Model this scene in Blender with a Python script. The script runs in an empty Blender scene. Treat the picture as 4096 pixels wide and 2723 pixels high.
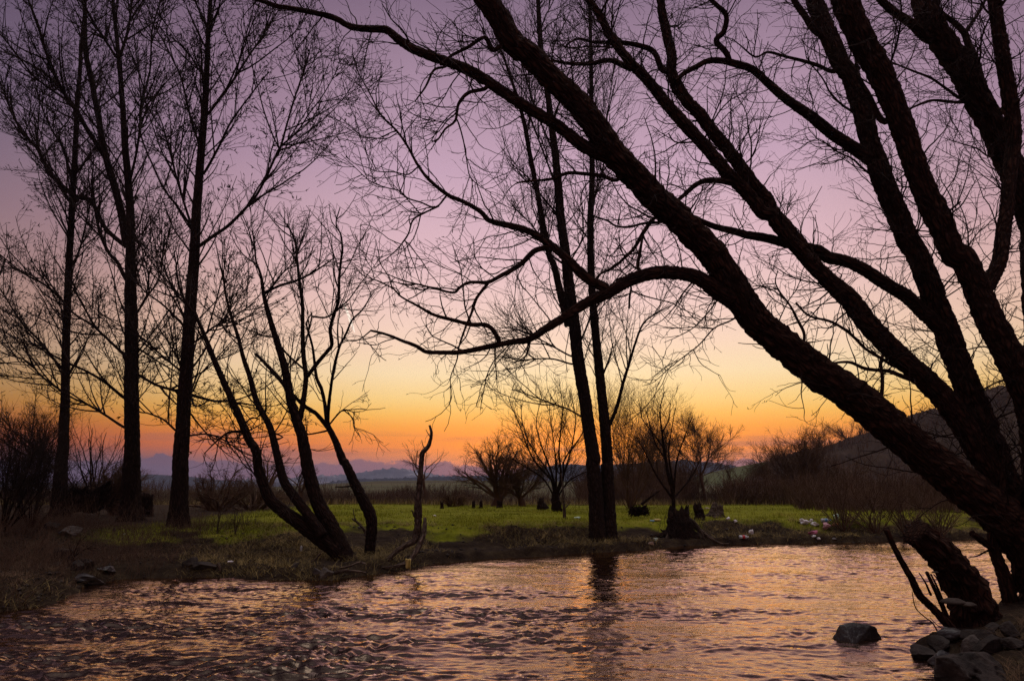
import bpy, math, random
import numpy as np

rng = np.random.default_rng(11)
random.seed(11)
SC = bpy.context.scene
COL = SC.collection

# ------------------------------------------------------------------ camera
PITCH = math.radians(12.23)
CAM_Z = 1.7
FPX = 4096 * 24.0 / 36.0
cam_d = bpy.data.cameras.new('camera')
cam_d.lens = 24.0
cam_d.sensor_width = 36.0
cam_d.sensor_fit = 'HORIZONTAL'
cam_d.clip_start = 0.05
cam_d.clip_end = 40000
cam = bpy.data.objects.new('camera', cam_d)
cam.location = (0, 0, CAM_Z)
cam.rotation_euler = (math.pi / 2 + PITCH, 0, 0)
COL.objects.link(cam)
SC.camera = cam

# ------------------------------------------------------------------ world: dusk sky
SUN_AZ = math.radians(8.0)
W = bpy.data.worlds.new('World')
SC.world = W
W.use_nodes = True
nt = W.node_tree
nt.nodes.clear()


class NG:
    def __init__(self, tree):
        self.t = tree

    def node(self, kind, **kw):
        n = self.t.nodes.new(kind)
        for k, v in kw.items():
            setattr(n, k, v)
        return n

    def link(self, a, b):
        self.t.links.new(a, b)

    def put(self, sock, v):
        if isinstance(v, (int, float)):
            sock.default_value = v
        elif isinstance(v, (tuple, list)):
            sock.default_value = v if len(v) == len(sock.default_value) else tuple(v) + (1.0,)
        else:
            self.link(v, sock)

    def math(self, op, a, b=None, c=None, clamp=False):
        n = self.node('ShaderNodeMath', operation=op, use_clamp=clamp)
        self.put(n.inputs[0], a)
        if b is not None:
            self.put(n.inputs[1], b)
        if c is not None:
            self.put(n.inputs[2], c)
        return n.outputs[0]

    def mapr(self, v, a, b, c=0.0, d=1.0, smooth=True):
        n = self.node('ShaderNodeMapRange', interpolation_type='SMOOTHSTEP' if smooth else 'LINEAR')
        self.put(n.inputs['Value'], v)
        self.put(n.inputs['From Min'], a)
        self.put(n.inputs['From Max'], b)
        self.put(n.inputs['To Min'], c)
        self.put(n.inputs['To Max'], d)
        return n.outputs['Result']

    def ramp(self, fac, stops, interp='LINEAR'):
        n = self.node('ShaderNodeValToRGB')
        cr = n.color_ramp
        cr.interpolation = interp
        while len(cr.elements) < len(stops):
            cr.elements.new(0.5)
        for e, (p, c) in zip(cr.elements, stops):
            e.position = p
            e.color = tuple(c) + (1.0,) if len(c) == 3 else c
        self.put(n.inputs[0], fac)
        return n.outputs[0]

    def mix(self, fac, a, b, mode='MIX'):
        n = self.node('ShaderNodeMix', data_type='RGBA', blend_type=mode)
        self.put(n.inputs[0], fac)
        self.put(n.inputs[6], a)
        self.put(n.inputs[7], b)
        return n.outputs[2]

    def noise(self, vec, scale, detail=4.0, rough=0.55, dims='3D', w=None):
        n = self.node('ShaderNodeTexNoise', noise_dimensions=dims)
        if vec is not None:
            self.put(n.inputs['Vector'], vec)
        if w is not None:
            self.put(n.inputs['W'], w)
        n.inputs['Scale'].default_value = scale
        n.inputs['Detail'].default_value = detail
        n.inputs['Roughness'].default_value = rough
        return n.outputs['Fac']


def lin(r, g, b):
    f = lambda c: (c / 255 / 12.92) if c <= 10 else ((c / 255 + 0.055) / 1.055) ** 2.4
    return (f(r), f(g), f(b))


g = NG(nt)
tc = g.node('ShaderNodeTexCoord')
sep = g.node('ShaderNodeSeparateXYZ')
g.link(tc.outputs['Generated'], sep.inputs[0])
dx, dy, dz = sep.outputs
el = g.math('MULTIPLY', g.math('ARCSINE', dz), 180 / math.pi)          # degrees above the horizon
az = g.math('MULTIPLY', g.math('ARCTAN2', dx, dy), 180 / math.pi)      # degrees right of straight ahead
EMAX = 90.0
SKY = [(-1, (128, 98, 112)), (0.8, (134, 104, 118)), (2.2, (156, 106, 112)), (3.2, (226, 118, 58)),
       (4.0, (240, 132, 42)), (4.9, (252, 162, 46)), (6.0, (255, 194, 84)), (7.2, (255, 214, 134)), (9.3, (255, 228, 184)),
       (11.7, (255, 221, 196)), (15.3, (246, 208, 200)), (18.9, (231, 191, 197)), (26, (203, 167, 187)),
       (32.6, (171, 140, 161)), (38.7, (134, 110, 132)), (46, (140, 118, 142))]
stops = [((e + 2) / (EMAX + 2), lin(*c)) for e, c in SKY] + [(58 / 92, (0.40, 0.33, 0.40)), (74 / 92, (0.9, 0.8, 0.85)), (83 / 92, (6.0, 5.4, 5.2))]  # top stops: zenith out of view, brightened to add light on the ground
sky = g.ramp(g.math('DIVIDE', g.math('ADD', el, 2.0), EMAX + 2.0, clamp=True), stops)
# away from the sun's azimuth the glow dies down
daz = g.math('ABSOLUTE', g.math('SUBTRACT', az, 7.0))
fall = g.ramp(g.math('DIVIDE', daz, 180.0), [(0.0, (1, 1, 1)), (0.09, (0.97, 0.95, 0.95)), (0.17, (0.84, 0.75, 0.71)),
                                             (0.235, (0.46, 0.365, 0.36)), (0.29, (0.27, 0.23, 0.26)),
                                             (0.5, (0.42, 0.36, 0.44)), (1.0, (0.55, 0.5, 0.6))], 'LINEAR')
fall_up = g.ramp(g.math('DIVIDE', daz, 180.0), [(0.0, (1, 1, 1)), (0.09, (0.95, 0.95, 0.96)), (0.17, (0.66, 0.64, 0.68)),
                                                (0.235, (0.36, 0.36, 0.42)), (0.29, (0.22, 0.235, 0.30)), (0.5, (0.3, 0.3, 0.4)), (1.0, (0.4, 0.4, 0.5))])
fall = g.mix(g.mapr(el, 9.0, 26.0), fall, fall_up)
fallhigh = g.mapr(el, 40, 60)
fall = g.mix(fallhigh, fall, (1.0, 1.0, 1.0, 1.0))
sky = g.mix(1.0, sky, fall, 'MULTIPLY')
# the afterglow round the place where the sun went down
ga = g.math('DIVIDE', g.math('SUBTRACT', az, 6.0), 16.0)
ge = g.math('DIVIDE', g.math('SUBTRACT', el, 3.3), 2.3)
glow = g.math('EXPONENT', g.math('MULTIPLY', g.math('ADD', g.math('MULTIPLY', ga, ga), g.math('MULTIPLY', ge, ge)), -1.0))
sky = g.mix(g.math('MULTIPLY', glow, 0.95), sky, (1.4, 0.38, 0.012))
ha = g.math('DIVIDE', g.math('SUBTRACT', az, 7.0), 24.0)
he = g.math('DIVIDE', g.math('SUBTRACT', el, 7.5), 3.6)
core = g.math('EXPONENT', g.math('MULTIPLY', g.math('ADD', g.math('MULTIPLY', ha, ha), g.math('MULTIPLY', he, he)), -1.0))
sky = g.mix(g.math('MULTIPLY', core, 0.22), sky, (1.2, 0.80, 0.30))
# low cloud bank with a burning rim
cvec = g.node('ShaderNodeCombineXYZ')
g.link(g.math('MULTIPLY', az, 1.0), cvec.inputs[0])
g.link(g.math('MULTIPLY', el, 1.2), cvec.inputs[1])
n1 = g.noise(cvec.outputs[0], 0.55, 6.0, 0.6)
n2 = g.noise(cvec.outputs[0], 0.09, 2.0, 0.5)
edge = g.math('ADD', g.math('MULTIPLY', g.math('SUBTRACT', n1, 0.5), 1.6), g.math('MULTIPLY', g.math('SUBTRACT', n2, 0.5), 2.4))
edge = g.math('ADD', edge, 1.95)
below = g.math('SUBTRACT', edge, el)                                     # > 0 inside the bank
bank = g.mapr(below, 0.0, 0.12)
rim = g.math('MULTIPLY', g.mapr(below, -0.02, 0.05), g.mapr(below, 0.22, 0.05))
rim = g.math('MULTIPLY', rim, g.mapr(daz, 22.0, 3.0, 0.0, 1.0))
mauve = g.mix(g.mapr(daz, 14.0, 40.0), lin(140, 98, 110), lin(98, 76, 98))
sky = g.mix(g.math('MULTIPLY', bank, 0.97), sky, mauve)
sky = g.mix(rim, sky, (1.25, 0.36, 0.09))
# thin dark streaks of cloud above the bank
svec = g.node('ShaderNodeCombineXYZ')
g.link(g.math('MULTIPLY', az, 0.07), svec.inputs[0])
g.link(g.math('MULTIPLY', el, 0.9), svec.inputs[1])
n3 = g.noise(svec.outputs[0], 1.0, 3.0, 0.5)
streak = g.math('MULTIPLY', g.mapr(n3, 0.5, 0.66), g.math('MULTIPLY', g.mapr(el, 1.6, 2.8), g.mapr(el, 5.0, 3.4)))
sky = g.mix(g.math('MULTIPLY', streak, 0.55), sky, lin(150, 92, 88))
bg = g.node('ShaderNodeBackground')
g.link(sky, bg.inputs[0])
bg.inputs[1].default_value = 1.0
nish = g.node('ShaderNodeTexSky', sky_type='NISHITA')
nish.sun_disc = False
nish.sun_elevation = math.radians(1.0)
nish.sun_rotation = SUN_AZ
bg2 = g.node('ShaderNodeBackground')
g.link(nish.outputs[0], bg2.inputs[0])
bg2.inputs[1].default_value = 0.01
add = g.node('ShaderNodeAddShader')
g.link(bg.outputs[0], add.inputs[0])
g.link(bg2.outputs[0], add.inputs[1])
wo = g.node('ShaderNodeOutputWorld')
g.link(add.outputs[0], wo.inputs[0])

# ------------------------------------------------------------------ sun (just set: weak, wide and red)
sun_d = bpy.data.lights.new('sun', 'SUN')
sun_d.energy = 0.05
sun_d.angle = math.radians(20)
sun_d.color = (1.0, 0.5, 0.22)
sun = bpy.data.objects.new('sun', sun_d)
COL.objects.link(sun)
sun.location = (50, 300, 30)
sun.rotation_euler = (math.radians(90 - 2.0), 0, math.pi - SUN_AZ)

SC.view_settings.view_transform = 'Standard'
SC.view_settings.look = 'None'
SC.view_settings.exposure = 0.0
SC.view_settings.gamma = 1.0
SC.cycles.max_bounces = 6
SC.cycles.diffuse_bounces = 2
SC.cycles.glossy_bounces = 3
SC.cycles.transparent_max_bounces = 4
SC.cycles.volume_bounces = 0
SC.cycles.use_denoising = True
SC.cycles.denoising_prefilter = 'NONE'

# ------------------------------------------------------------------ maths helpers
TILE = {'t%d' % i: (1024.0 * (i % 4), 1024.0 * (i // 4), 1024.0 / 1568) for i in range(8)}
TILE.update({'b%d' % i: (1024.0 * i, 1850.0, 1024.0 / 1839) for i in range(4)})
TILE['d'] = (0.0, 0.0, 4096.0 / 2359)


def px(s):
    """'t2 1,2 3,4; d 5,6' -> points of the photograph"""
    out = []
    for seg in s.split(';'):
        tok = seg.split()
        x0, y0, k = TILE[tok[0]]
        for q in tok[1:]:
            a, b = q.split(',')
            out.append((x0 + float(a) * k, y0 + float(b) * k))
    return np.array(out)


CP, SP = math.cos(PITCH), math.sin(PITCH)


def rays(p):
    p = np.atleast_2d(np.asarray(p, float))
    u = (p[:, 0] - 2048.0) / FPX
    v = -(p[:, 1] - 1361.5) / FPX
    return np.stack([u, CP - v * SP, SP + v * CP], 1)


def at(p, Y):
    d = rays(p)
    return d * (np.asarray(Y) / d[:, 1])[:, None] + np.array([0, 0, CAM_Z])


def on_level(p, z):
    d = rays(p)
    return d * ((z - CAM_Z) / d[:, 2])[:, None] + np.array([0, 0, CAM_Z])


def zdepth(P):
    return P[..., 1] * CP + (P[..., 2] - CAM_Z) * SP


def hash3(i, j, k, seed=0):
    h = (i.astype(np.int64) * 374761393 + j.astype(np.int64) * 668265263 + k.astype(np.int64) * 2147483647 + seed * 974711) & 0xFFFFFFFF
    h = ((h ^ (h >> 13)) * 1274126177) & 0xFFFFFFFF
    h = (h ^ (h >> 16)) & 0xFFFFFF
    return h / float(0xFFFFFF)


def vnoise(x, y, z=None, seed=0):
    """value noise in -1..1"""
    x = np.asarray(x, float)
    y = np.asarray(y, float) + 0 * x
    z = (np.zeros_like(x) if z is None else np.asarray(z, float) + 0 * x)
    i, j, k = np.floor(x), np.floor(y), np.floor(z)
    fx, fy, fz = x - i, y - j, z - k
    fx, fy, fz = [f * f * f * (f * (f * 6 - 15) + 10) for f in (fx, fy, fz)]
    r = 0
    for a in (0, 1):
        for b in (0, 1):
            for c in (0, 1):
                wt = (fx if a else 1 - fx) * (fy if b else 1 - fy) * (fz if c else 1 - fz)
                r = r + wt * hash3(i + a, j + b, k + c, seed)
    return r * 2 - 1


def fbm(x, y, z=None, oct=4, seed=0, gain=0.5):
    a, s, t = 1.0, 0.0, 0.0
    for o in range(oct):
        f = 2.03 ** o
        s = s + a * vnoise(np.asarray(x) * f, np.asarray(y) * f, None if z is None else np.asarray(z) * f, seed + o * 17)
        t += a
        a *= gain
    return s / t


def sstep(a, b, x):
    t = np.clip((x - a) / (b - a), 0, 1)
    return t * t * (3 - 2 * t)


# ------------------------------------------------------------------ object helpers
def mesh_np(name, V, quads=None, tris=None, material=None, parent=None, smooth=True, loc=None, attrs=None):
    V = np.asarray(V, np.float32)
    if loc is not None:
        V = V - np.asarray(loc, np.float32)
    me = bpy.data.meshes.new(name)
    me.vertices.add(len(V))
    me.vertices.foreach_set('co', V.ravel())
    parts, starts, n = [], [], 0
    for F, k in ((quads, 4), (tris, 3)):
        if F is not None and len(F):
            F = np.asarray(F, np.int32)
            parts.append(F.ravel())
            starts.append(n + np.arange(len(F)) * k)
            n += F.size
    li = np.concatenate(parts).astype(np.int32)
    ls = np.concatenate(starts).astype(np.int32)
    me.loops.add(len(li))
    me.loops.foreach_set('vertex_index', li)
    me.polygons.add(len(ls))
    me.polygons.foreach_set('loop_start', ls)
    if smooth:
        me.polygons.foreach_set('use_smooth', np.ones(len(ls), bool))
    for k, v in (attrs or {}).items():
        at_ = me.attributes.new(k, 'FLOAT', 'POINT')
        at_.data.foreach_set('value', np.asarray(v, np.float32))
    me.update(calc_edges=True)
    if material:
        me.materials.append(material)
    o = bpy.data.objects.new(name, me)
    COL.objects.link(o)
    if parent is not None:
        o.parent = parent
    if loc is not None and parent is None:
        o.location = tuple(float(c) for c in loc)
    return o


def tag(o, label=None, cat=None, group=None, kind=None):
    if label:
        o['label'] = label
    if cat:
        o['category'] = cat
    if group:
        o['group'] = group
    if kind:
        o['kind'] = kind
    return o


def thing(name, label, cat, loc, group=None):
    o = bpy.data.objects.new(name, None)
    o.empty_display_size = 0.2
    o.location = tuple(float(c) for c in loc)
    COL.objects.link(o)
    return tag(o, label, cat, group)


class Buf:
    def __init__(self):
        self.V, self.C, self.Q, self.T, self.n = [], [], [], [], 0

    def add(self, V, Q=None, T=None, C=None):
        V = np.asarray(V, float).reshape(-1, 3)
        self.V.append(V)
        self.C.append(V if C is None else np.asarray(C, float).reshape(-1, 3))
        if Q is not None and len(Q):
            self.Q.append(np.asarray(Q, np.int64).reshape(-1, 4) + self.n)
        if T is not None and len(T):
            self.T.append(np.asarray(T, np.int64).reshape(-1, 3) + self.n)
        self.n += len(V)

    def build(self, name, material, parent=None, loc=None, smooth=True):
        V = np.concatenate(self.V)
        C = np.concatenate(self.C)
        o = mesh_np(name, V, np.concatenate(self.Q) if self.Q else None,
                    np.concatenate(self.T) if self.T else None, material, parent, smooth, loc)
        if material is not None and material.get('along') and len(C) == len(V):
            a_ = o.data.attributes.new('along', 'FLOAT_VECTOR', 'POINT')
            a_.data.foreach_set('vector', C.astype(np.float32).ravel())
        return o


def tubes(buf, pts, rad, sides=3, ref=None, cap=False):
    """pts (B,S,3), rad (B,S) or (B,S,sides)"""
    pts = np.asarray(pts, float)
    if pts.ndim == 2:
        pts = pts[None]
        rad = np.asarray(rad)[None]
    B, S, _ = pts.shape
    if B == 0:
        return
    tan = np.gradient(pts, axis=1)
    tan /= np.linalg.norm(tan, axis=2, keepdims=True) + 1e-9
    if ref is None:
        ch = pts[:, -1] - pts[:, 0]
        ch /= np.linalg.norm(ch, axis=1, keepdims=True) + 1e-9
        r = np.where(np.abs(ch[:, 1:2]) < 0.8, np.array([[0, 1.0, 0]]), np.array([[1.0, 0, 0]]))
        r = r - (r * ch).sum(1, keepdims=True) * ch
        ref = r[:, None, :]
    else:
        ref = np.asarray(ref, float).reshape(1, 1, 3)
    n = np.cross(tan, np.broadcast_to(ref, tan.shape))
    n /= np.linalg.norm(n, axis=2, keepdims=True) + 1e-9
    b = np.cross(tan, n)
    a = np.arange(sides) * 2 * math.pi / sides
    rad = np.asarray(rad, float)
    if rad.ndim == 2:
        rad = np.repeat(rad[:, :, None], sides, 2)
    V = pts[:, :, None, :] + rad[..., None] * (n[:, :, None, :] * np.cos(a)[:, None] + b[:, :, None, :] * np.sin(a)[:, None])
    idx = np.arange(B * S * sides).reshape(B, S, sides)
    nx = np.roll(idx, -1, axis=2)
    Q = np.stack([idx[:, :-1], nx[:, :-1], nx[:, 1:], idx[:, 1:]], -1).reshape(-1, 4)
    V = V.reshape(-1, 3)
    ln = np.concatenate([np.zeros((B, 1)), np.cumsum(np.linalg.norm(np.diff(pts, axis=1), axis=2), axis=1)], 1) + np.arange(B)[:, None] * 3.7 + pts[:, 0].sum(1)[:, None]
    mr = rad.mean(2)[:, :, None]
    C = np.stack([mr * np.cos(a), mr * np.sin(a), np.broadcast_to(ln[:, :, None], rad.shape)], -1).reshape(-1, 3)
    if cap:
        c0 = len(V)
        V = np.concatenate([V, pts[:, 0], pts[:, -1]])
        C = np.concatenate([C, np.stack([0 * ln[:, 0], 0 * ln[:, 0], ln[:, 0]], 1), np.stack([0 * ln[:, 0], 0 * ln[:, 0], ln[:, -1]], 1)])
        T = []
        for k in range(B):
            for s in range(sides):
                T.append((idx[k, 0, (s + 1) % sides], idx[k, 0, s], c0 + k))
                T.append((idx[k, -1, s], idx[k, -1, (s + 1) % sides], c0 + B + k))
        buf.add(V, Q, T, C)
    else:
        buf.add(V, Q, None, C)


def resample(P, n, *others):
    P = np.asarray(P, float)
    d = np.concatenate([[0], np.cumsum(np.linalg.norm(np.diff(P, axis=0), axis=1))])
    t = np.linspace(0, d[-1], n)
    res = [np.stack([np.interp(t, d, P[:, k]) for k in range(P.shape[1])], 1)]
    for o in others:
        res.append(np.interp(t, d, o))
    return res if others else res[0]


def smooth_path(P, sub=6):
    """Catmull-Rom through the points"""
    P = np.asarray(P, float)
    if len(P) < 3:
        return resample(P, sub * 2)
    Q = np.concatenate([[2 * P[0] - P[1]], P, [2 * P[-1] - P[-2]]])
    out = []
    for i in range(1, len(Q) - 2):
        p0, p1, p2, p3 = Q[i - 1], Q[i], Q[i + 1], Q[i + 2]
        for k in range(sub):
            t = k / sub
            out.append(0.5 * (2 * p1 + (p2 - p0) * t + (2 * p0 - 5 * p1 + 4 * p2 - p3) * t * t + (3 * p1 - p0 - 3 * p2 + p3) * t ** 3))
    out.append(P[-1])
    return np.array(out)


def spread(vals, n):
    vals = np.atleast_1d(np.asarray(vals, float))
    if len(vals) == 1:
        return np.full(n, vals[0])
    return np.interp(np.linspace(0, 1, n), np.linspace(0, 1, len(vals)), vals)


def traced(path, width, depth):
    """a limb followed in the photograph, set at its own distance with its real thickness"""
    p = smooth_path(px(path) if isinstance(path, str) else path)
    d = np.concatenate([[0], np.cumsum(np.linalg.norm(np.diff(p, axis=0), axis=1))])
    t = d / d[-1]
    wv = np.atleast_1d(np.asarray(width, float))
    dv = np.atleast_1d(np.asarray(depth, float))
    w = np.interp(t, np.linspace(0, 1, len(wv)), wv) if len(wv) > 1 else np.full(len(t), wv[0])
    Y = np.interp(t, np.linspace(0, 1, len(dv)), dv) if len(dv) > 1 else np.full(len(t), dv[0])
    P = at(p, Y)
    return P, 0.5 * w / FPX * zdepth(P)


def spawn(par, dens, t0, ang, L, r0, r1, S=5, up=0.0, wig=0.12, shrink=0.4, t1=1.0, maxn=60000, az=None):
    pts, rad = par
    B, S0, _ = pts.shape
    seg = np.linalg.norm(np.diff(pts, axis=1), axis=2)
    ln = seg.sum(1) * (t1 - t0)
    N = int(min(maxn, max(1, round(ln.sum() * dens))))
    pi = rng.choice(B, N, p=ln / ln.sum())
    t = t0 + (t1 - t0) * rng.random(N)
    f = t * (S0 - 1)
    i = np.minimum(f.astype(int), S0 - 2)
    fr = (f - i)[:, None]
    pos = pts[pi, i] * (1 - fr) + pts[pi, i + 1] * fr
    tan = pts[pi, i + 1] - pts[pi, i]
    tan /= np.linalg.norm(tan, axis=1, keepdims=True) + 1e-9
    rp = rad[pi, i] * (1 - fr[:, 0]) + rad[pi, i + 1] * fr[:, 0]
    rn = rng.normal(size=(N, 3))
    perp = rn - (rn * tan).sum(1, keepdims=True) * tan
    perp /= np.linalg.norm(perp, axis=1, keepdims=True) + 1e-9
    a = np.radians(ang) * (0.65 + 0.7 * rng.random(N))[:, None]
    d = np.cos(a) * tan + np.sin(a) * perp
    length = L * (1 - shrink * t) * (0.5 + rng.random(N))
    rs = np.minimum(r0 * (0.7 + 0.6 * rng.random(N)), rp * 0.8)
    rs = np.maximum(rs, min(r1, r0) * 0.8)
    P = np.zeros((N, S + 1, 3))
    P[:, 0] = pos
    for s in range(S):
        d = d + rng.normal(size=(N, 3)) * wig
        d[:, 2] += up
        d /= np.linalg.norm(d, axis=1, keepdims=True)
        P[:, s + 1] = P[:, s] + d * (length / S)[:, None]
    q = np.linspace(0, 1, S + 1)
    R = rs[:, None] * (1 - q) + np.minimum(r1, rs)[:, None] * q
    return P, R


def stack(paths, n=18):
    A, R = [], []
    for P, r in paths:
        p, q = resample(P, n, r)
        A.append(p)
        R.append(q)
    return np.array(A), np.array(R)


def join(*gs):
    """branches of several lists with the same number of points"""
    return np.concatenate([a for a, _ in gs]), np.concatenate([b for _, b in gs])


def bark_tube(buf, P, r, sides=20, step=0.04, amp=0.12, knots=0.05, seed=0, flare=0.0, cap=True):
    L = np.linalg.norm(np.diff(P, axis=0), axis=1).sum()
    n = int(max(8, min(500, L / step)))
    P, r = resample(P, n, r)
    s = np.linspace(0, L, n)
    a = np.arange(sides) * 2 * math.pi / sides
    S, A = np.meshgrid(s, a, indexing='ij')
    rr = r[:, None]
    ca, sa = np.cos(A), np.sin(A)
    k = 1.6 / max(r.mean(), 0.02) * 0.16
    kk = 3.0 if sides < 16 else 5.0
    ridge = 1 - np.abs(vnoise(ca * kk + 9, sa * kk, S * 2.4 * k * 2, seed)) * 1.5        # long plates of bark
    fine = vnoise(ca * 7 + 3, sa * 7, S * 9 * k, seed + 5)
    lump = fbm(ca * 1.1 + 20, sa * 1.1, S * 1.6, 2, seed + 9)
    R = rr * (1 + amp * (ridge - 0.6) + amp * 0.55 * fine + knots * 2 * lump)
    if flare:
        R = R * (1 + flare * np.exp(-S / 0.45) * (0.7 + 0.5 * np.cos(A * 5 + seed)))
    tubes(buf, P[None], R[None], sides, ref=(0, 1, 0), cap=cap)
    return P, r


# ------------------------------------------------------------------ materials
def mat(name, rough=0.9, spec=0.2):
    m = bpy.data.materials.new(name)
    m.use_nodes = True
    g = NG(m.node_tree)
    p = m.node_tree.nodes['Principled BSDF']
    p.inputs['Roughness'].default_value = rough
    p.inputs['Specular IOR Level'].default_value = spec
    return m, g, p


def coords(g):
    return g.node('ShaderNodeTexCoord').outputs['Object']


def bump(g, p, h, strength=0.5, dist=0.02):
    b = g.node('ShaderNodeBump')
    b.inputs['Strength'].default_value = strength
    b.inputs['Distance'].default_value = dist
    g.link(h, b.inputs['Height'])
    g.link(b.outputs[0], p.inputs['Normal'])


def noisy(name, a, b, scale=6.0, detail=6.0, rough=0.9, bs=0.4, bd=0.02, bscale=None, c=None, spec=0.2):
    m, g, p = mat(name, rough, spec)
    co = coords(g)
    n = g.noise(co, scale, detail, 0.6)
    stops = [(0.32, a), (0.68, b)] if c is None else [(0.3, a), (0.56, b), (0.72, c)]
    g.link(g.ramp(n, stops), p.inputs['Base Color'])
    if bs:
        bump(g, p, g.noise(co, bscale or scale * 4, 5.0, 0.65), bs, bd)
    return m


def bark(name, a, b, lich, scale=9.0, crack=19.0):
    m, g, p = mat(name, 0.95, 0.1)
    m['along'] = 1
    co = coords(g)
    mp = g.node('ShaderNodeMapping')
    mp.inputs['Scale'].default_value = (1.0, 1.0, 0.26)
    g.link(g.node('ShaderNodeAttribute', attribute_name='along').outputs['Vector'], mp.inputs[0])
    wob = g.node('ShaderNodeVectorMath', operation='MULTIPLY_ADD')
    nz = g.node('ShaderNodeTexNoise')
    nz.inputs['Scale'].default_value = 7.0
    nz.inputs['Detail'].default_value = 3.0
    g.link(mp.outputs[0], nz.inputs['Vector'])
    g.link(nz.outputs['Color'], wob.inputs[0])
    wob.inputs[1].default_value = (0.13, 0.13, 0.13)
    g.link(mp.outputs[0], wob.inputs[2])
    vo = g.node('ShaderNodeTexVoronoi', feature='DISTANCE_TO_EDGE')
    vo.inputs['Scale'].default_value = crack
    g.link(wob.outputs[0], vo.inputs['Vector'])
    plate = g.mapr(vo.outputs['Distance'], 0.0, 0.35)
    n = g.noise(mp.outputs[0], scale * 1.6, 8.0, 0.7)
    c = g.ramp(g.math('MULTIPLY', g.math('ADD', 0.5, g.math('MULTIPLY', plate, 0.5)), n), [(0.15, a), (0.55, b)])
    patch = g.mapr(g.noise(co, 3.1, 5.0, 0.7), 0.6, 0.72)
    c = g.mix(g.math('MULTIPLY', patch, 0.6), c, lich)
    g.link(c, p.inputs['Base Color'])
    bump(g, p, g.math('ADD', g.math('MULTIPLY', plate, 0.8), g.math('MULTIPLY', n, 0.6)), 1.0, 0.045)
    return m


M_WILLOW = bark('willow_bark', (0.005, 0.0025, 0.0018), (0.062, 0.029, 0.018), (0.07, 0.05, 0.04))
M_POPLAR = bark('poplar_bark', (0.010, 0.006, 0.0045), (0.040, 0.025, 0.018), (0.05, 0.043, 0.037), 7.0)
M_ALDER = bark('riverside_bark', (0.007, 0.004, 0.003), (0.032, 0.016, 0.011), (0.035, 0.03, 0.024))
M_DEAD = bark('dead_wood', (0.03, 0.022, 0.017), (0.14, 0.10, 0.075), (0.18, 0.14, 0.11), 12.0)
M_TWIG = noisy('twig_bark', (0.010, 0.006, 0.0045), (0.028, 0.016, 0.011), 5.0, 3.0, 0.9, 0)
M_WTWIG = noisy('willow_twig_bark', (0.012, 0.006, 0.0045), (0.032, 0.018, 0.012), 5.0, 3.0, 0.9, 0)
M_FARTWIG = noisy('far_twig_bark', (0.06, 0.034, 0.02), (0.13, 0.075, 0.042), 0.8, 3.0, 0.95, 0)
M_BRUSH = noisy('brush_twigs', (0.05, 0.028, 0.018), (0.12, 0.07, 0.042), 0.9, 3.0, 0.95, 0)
M_ROCK = noisy('rock', (0.008, 0.0063, 0.005), (0.052, 0.041, 0.034), 5.0, 8.0, 0.85, 0.8, 0.03, 18.0)
M_WETROCK = noisy('wet_rock', (0.005, 0.0035, 0.003), (0.02, 0.014, 0.010), 6.0, 8.0, 0.45, 0.7, 0.02, 20.0, spec=0.5)
M_SLAB = noisy('pale_rock', (0.03, 0.024, 0.02), (0.11, 0.095, 0.08), 4.0, 8.0, 0.9, 0.8, 0.03, 16.0)
M_DRY = noisy('dry_grass', (0.065, 0.047, 0.017), (0.30, 0.22, 0.08), 1.7, 3.0, 0.95, 0)
M_GRASS = noisy('meadow_grass', (0.085, 0.098, 0.005), (0.23, 0.24, 0.012), 0.5, 7.0, 0.9, 0, c=(0.32, 0.26, 0.045))
M_LITTER = noisy('dead_grass', (0.03, 0.017, 0.010), (0.13, 0.078, 0.04), 2.0, 4.0, 0.95, 0)
M_FUNGUS = noisy('bracket_fungus', (0.02, 0.014, 0.010), (0.06, 0.046, 0.037), 14.0, 4.0, 0.85, 0.3)


# ------------------------------------------------------------------ lie of the land
WL = on_level(px('d -60,1412 60,1398 115,1375 150,1350 240,1336 330,1328 500,1327 640,1331 760,1333 850,1322 905,1312 960,1299 1100,1287 1300,1275 1420,1268 1550,1256 1760,1251 2050,1246 2250,1240 2420,1233'), 0.0)
FB = np.concatenate([[[-80, 4.0], [-25, 6.0], [-13, 8.0]], WL[:, :2], [[28, WL[-1, 1] + 2], [90, WL[-1, 1] + 8], [20000, 9000], [0, 20000], [-20000, 9000]]])
BW = np.array([[-40, 4.0], [-12, 5.0], [-8, 6.0], [-5.5, 5.6], [-3.5, 4.6], [-1.5, 2.6], [0.5, 2.2], [2, 2.4], [4, 2.6], [7, 2.3], [11, 2.0], [40, 2.0]])

NB = on_level(px('b3 1320,1640 1285,1500 1200,1410 1050,1380 1100,1300 1235,1265 1330,1215 1480,1140 1640,1050 1760,1000 1839,985'), 0.0)[:, :2]
NB = np.concatenate([[[40, -6], [1.2, -6], [1.6, 0.0], [2.3, 3.4]], NB, [[7.4, 9.3], [10, 10.4], [18, 11], [40, 11]]])


def poly_dist(x, y, poly):
    """signed distance, positive inside"""
    d = np.full(x.shape, 1e9)
    ins = np.zeros(x.shape, bool)
    n = len(poly)
    for i in range(n):
        ax, ay = poly[i]
        bx, by = poly[(i + 1) % n]
        ex, ey = bx - ax, by - ay
        t = np.clip(((x - ax) * ex + (y - ay) * ey) / (ex * ex + ey * ey + 1e-12), 0, 1)
        d = np.minimum(d, np.hypot(x - ax - t * ex, y - ay - t * ey))
        c = ((ay > y) != (by > y)) & (x < (bx - ax) * (y - ay) / (by - ay + 1e-12) + ax)
        ins ^= c
    return np.where(ins, d, -d)


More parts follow.
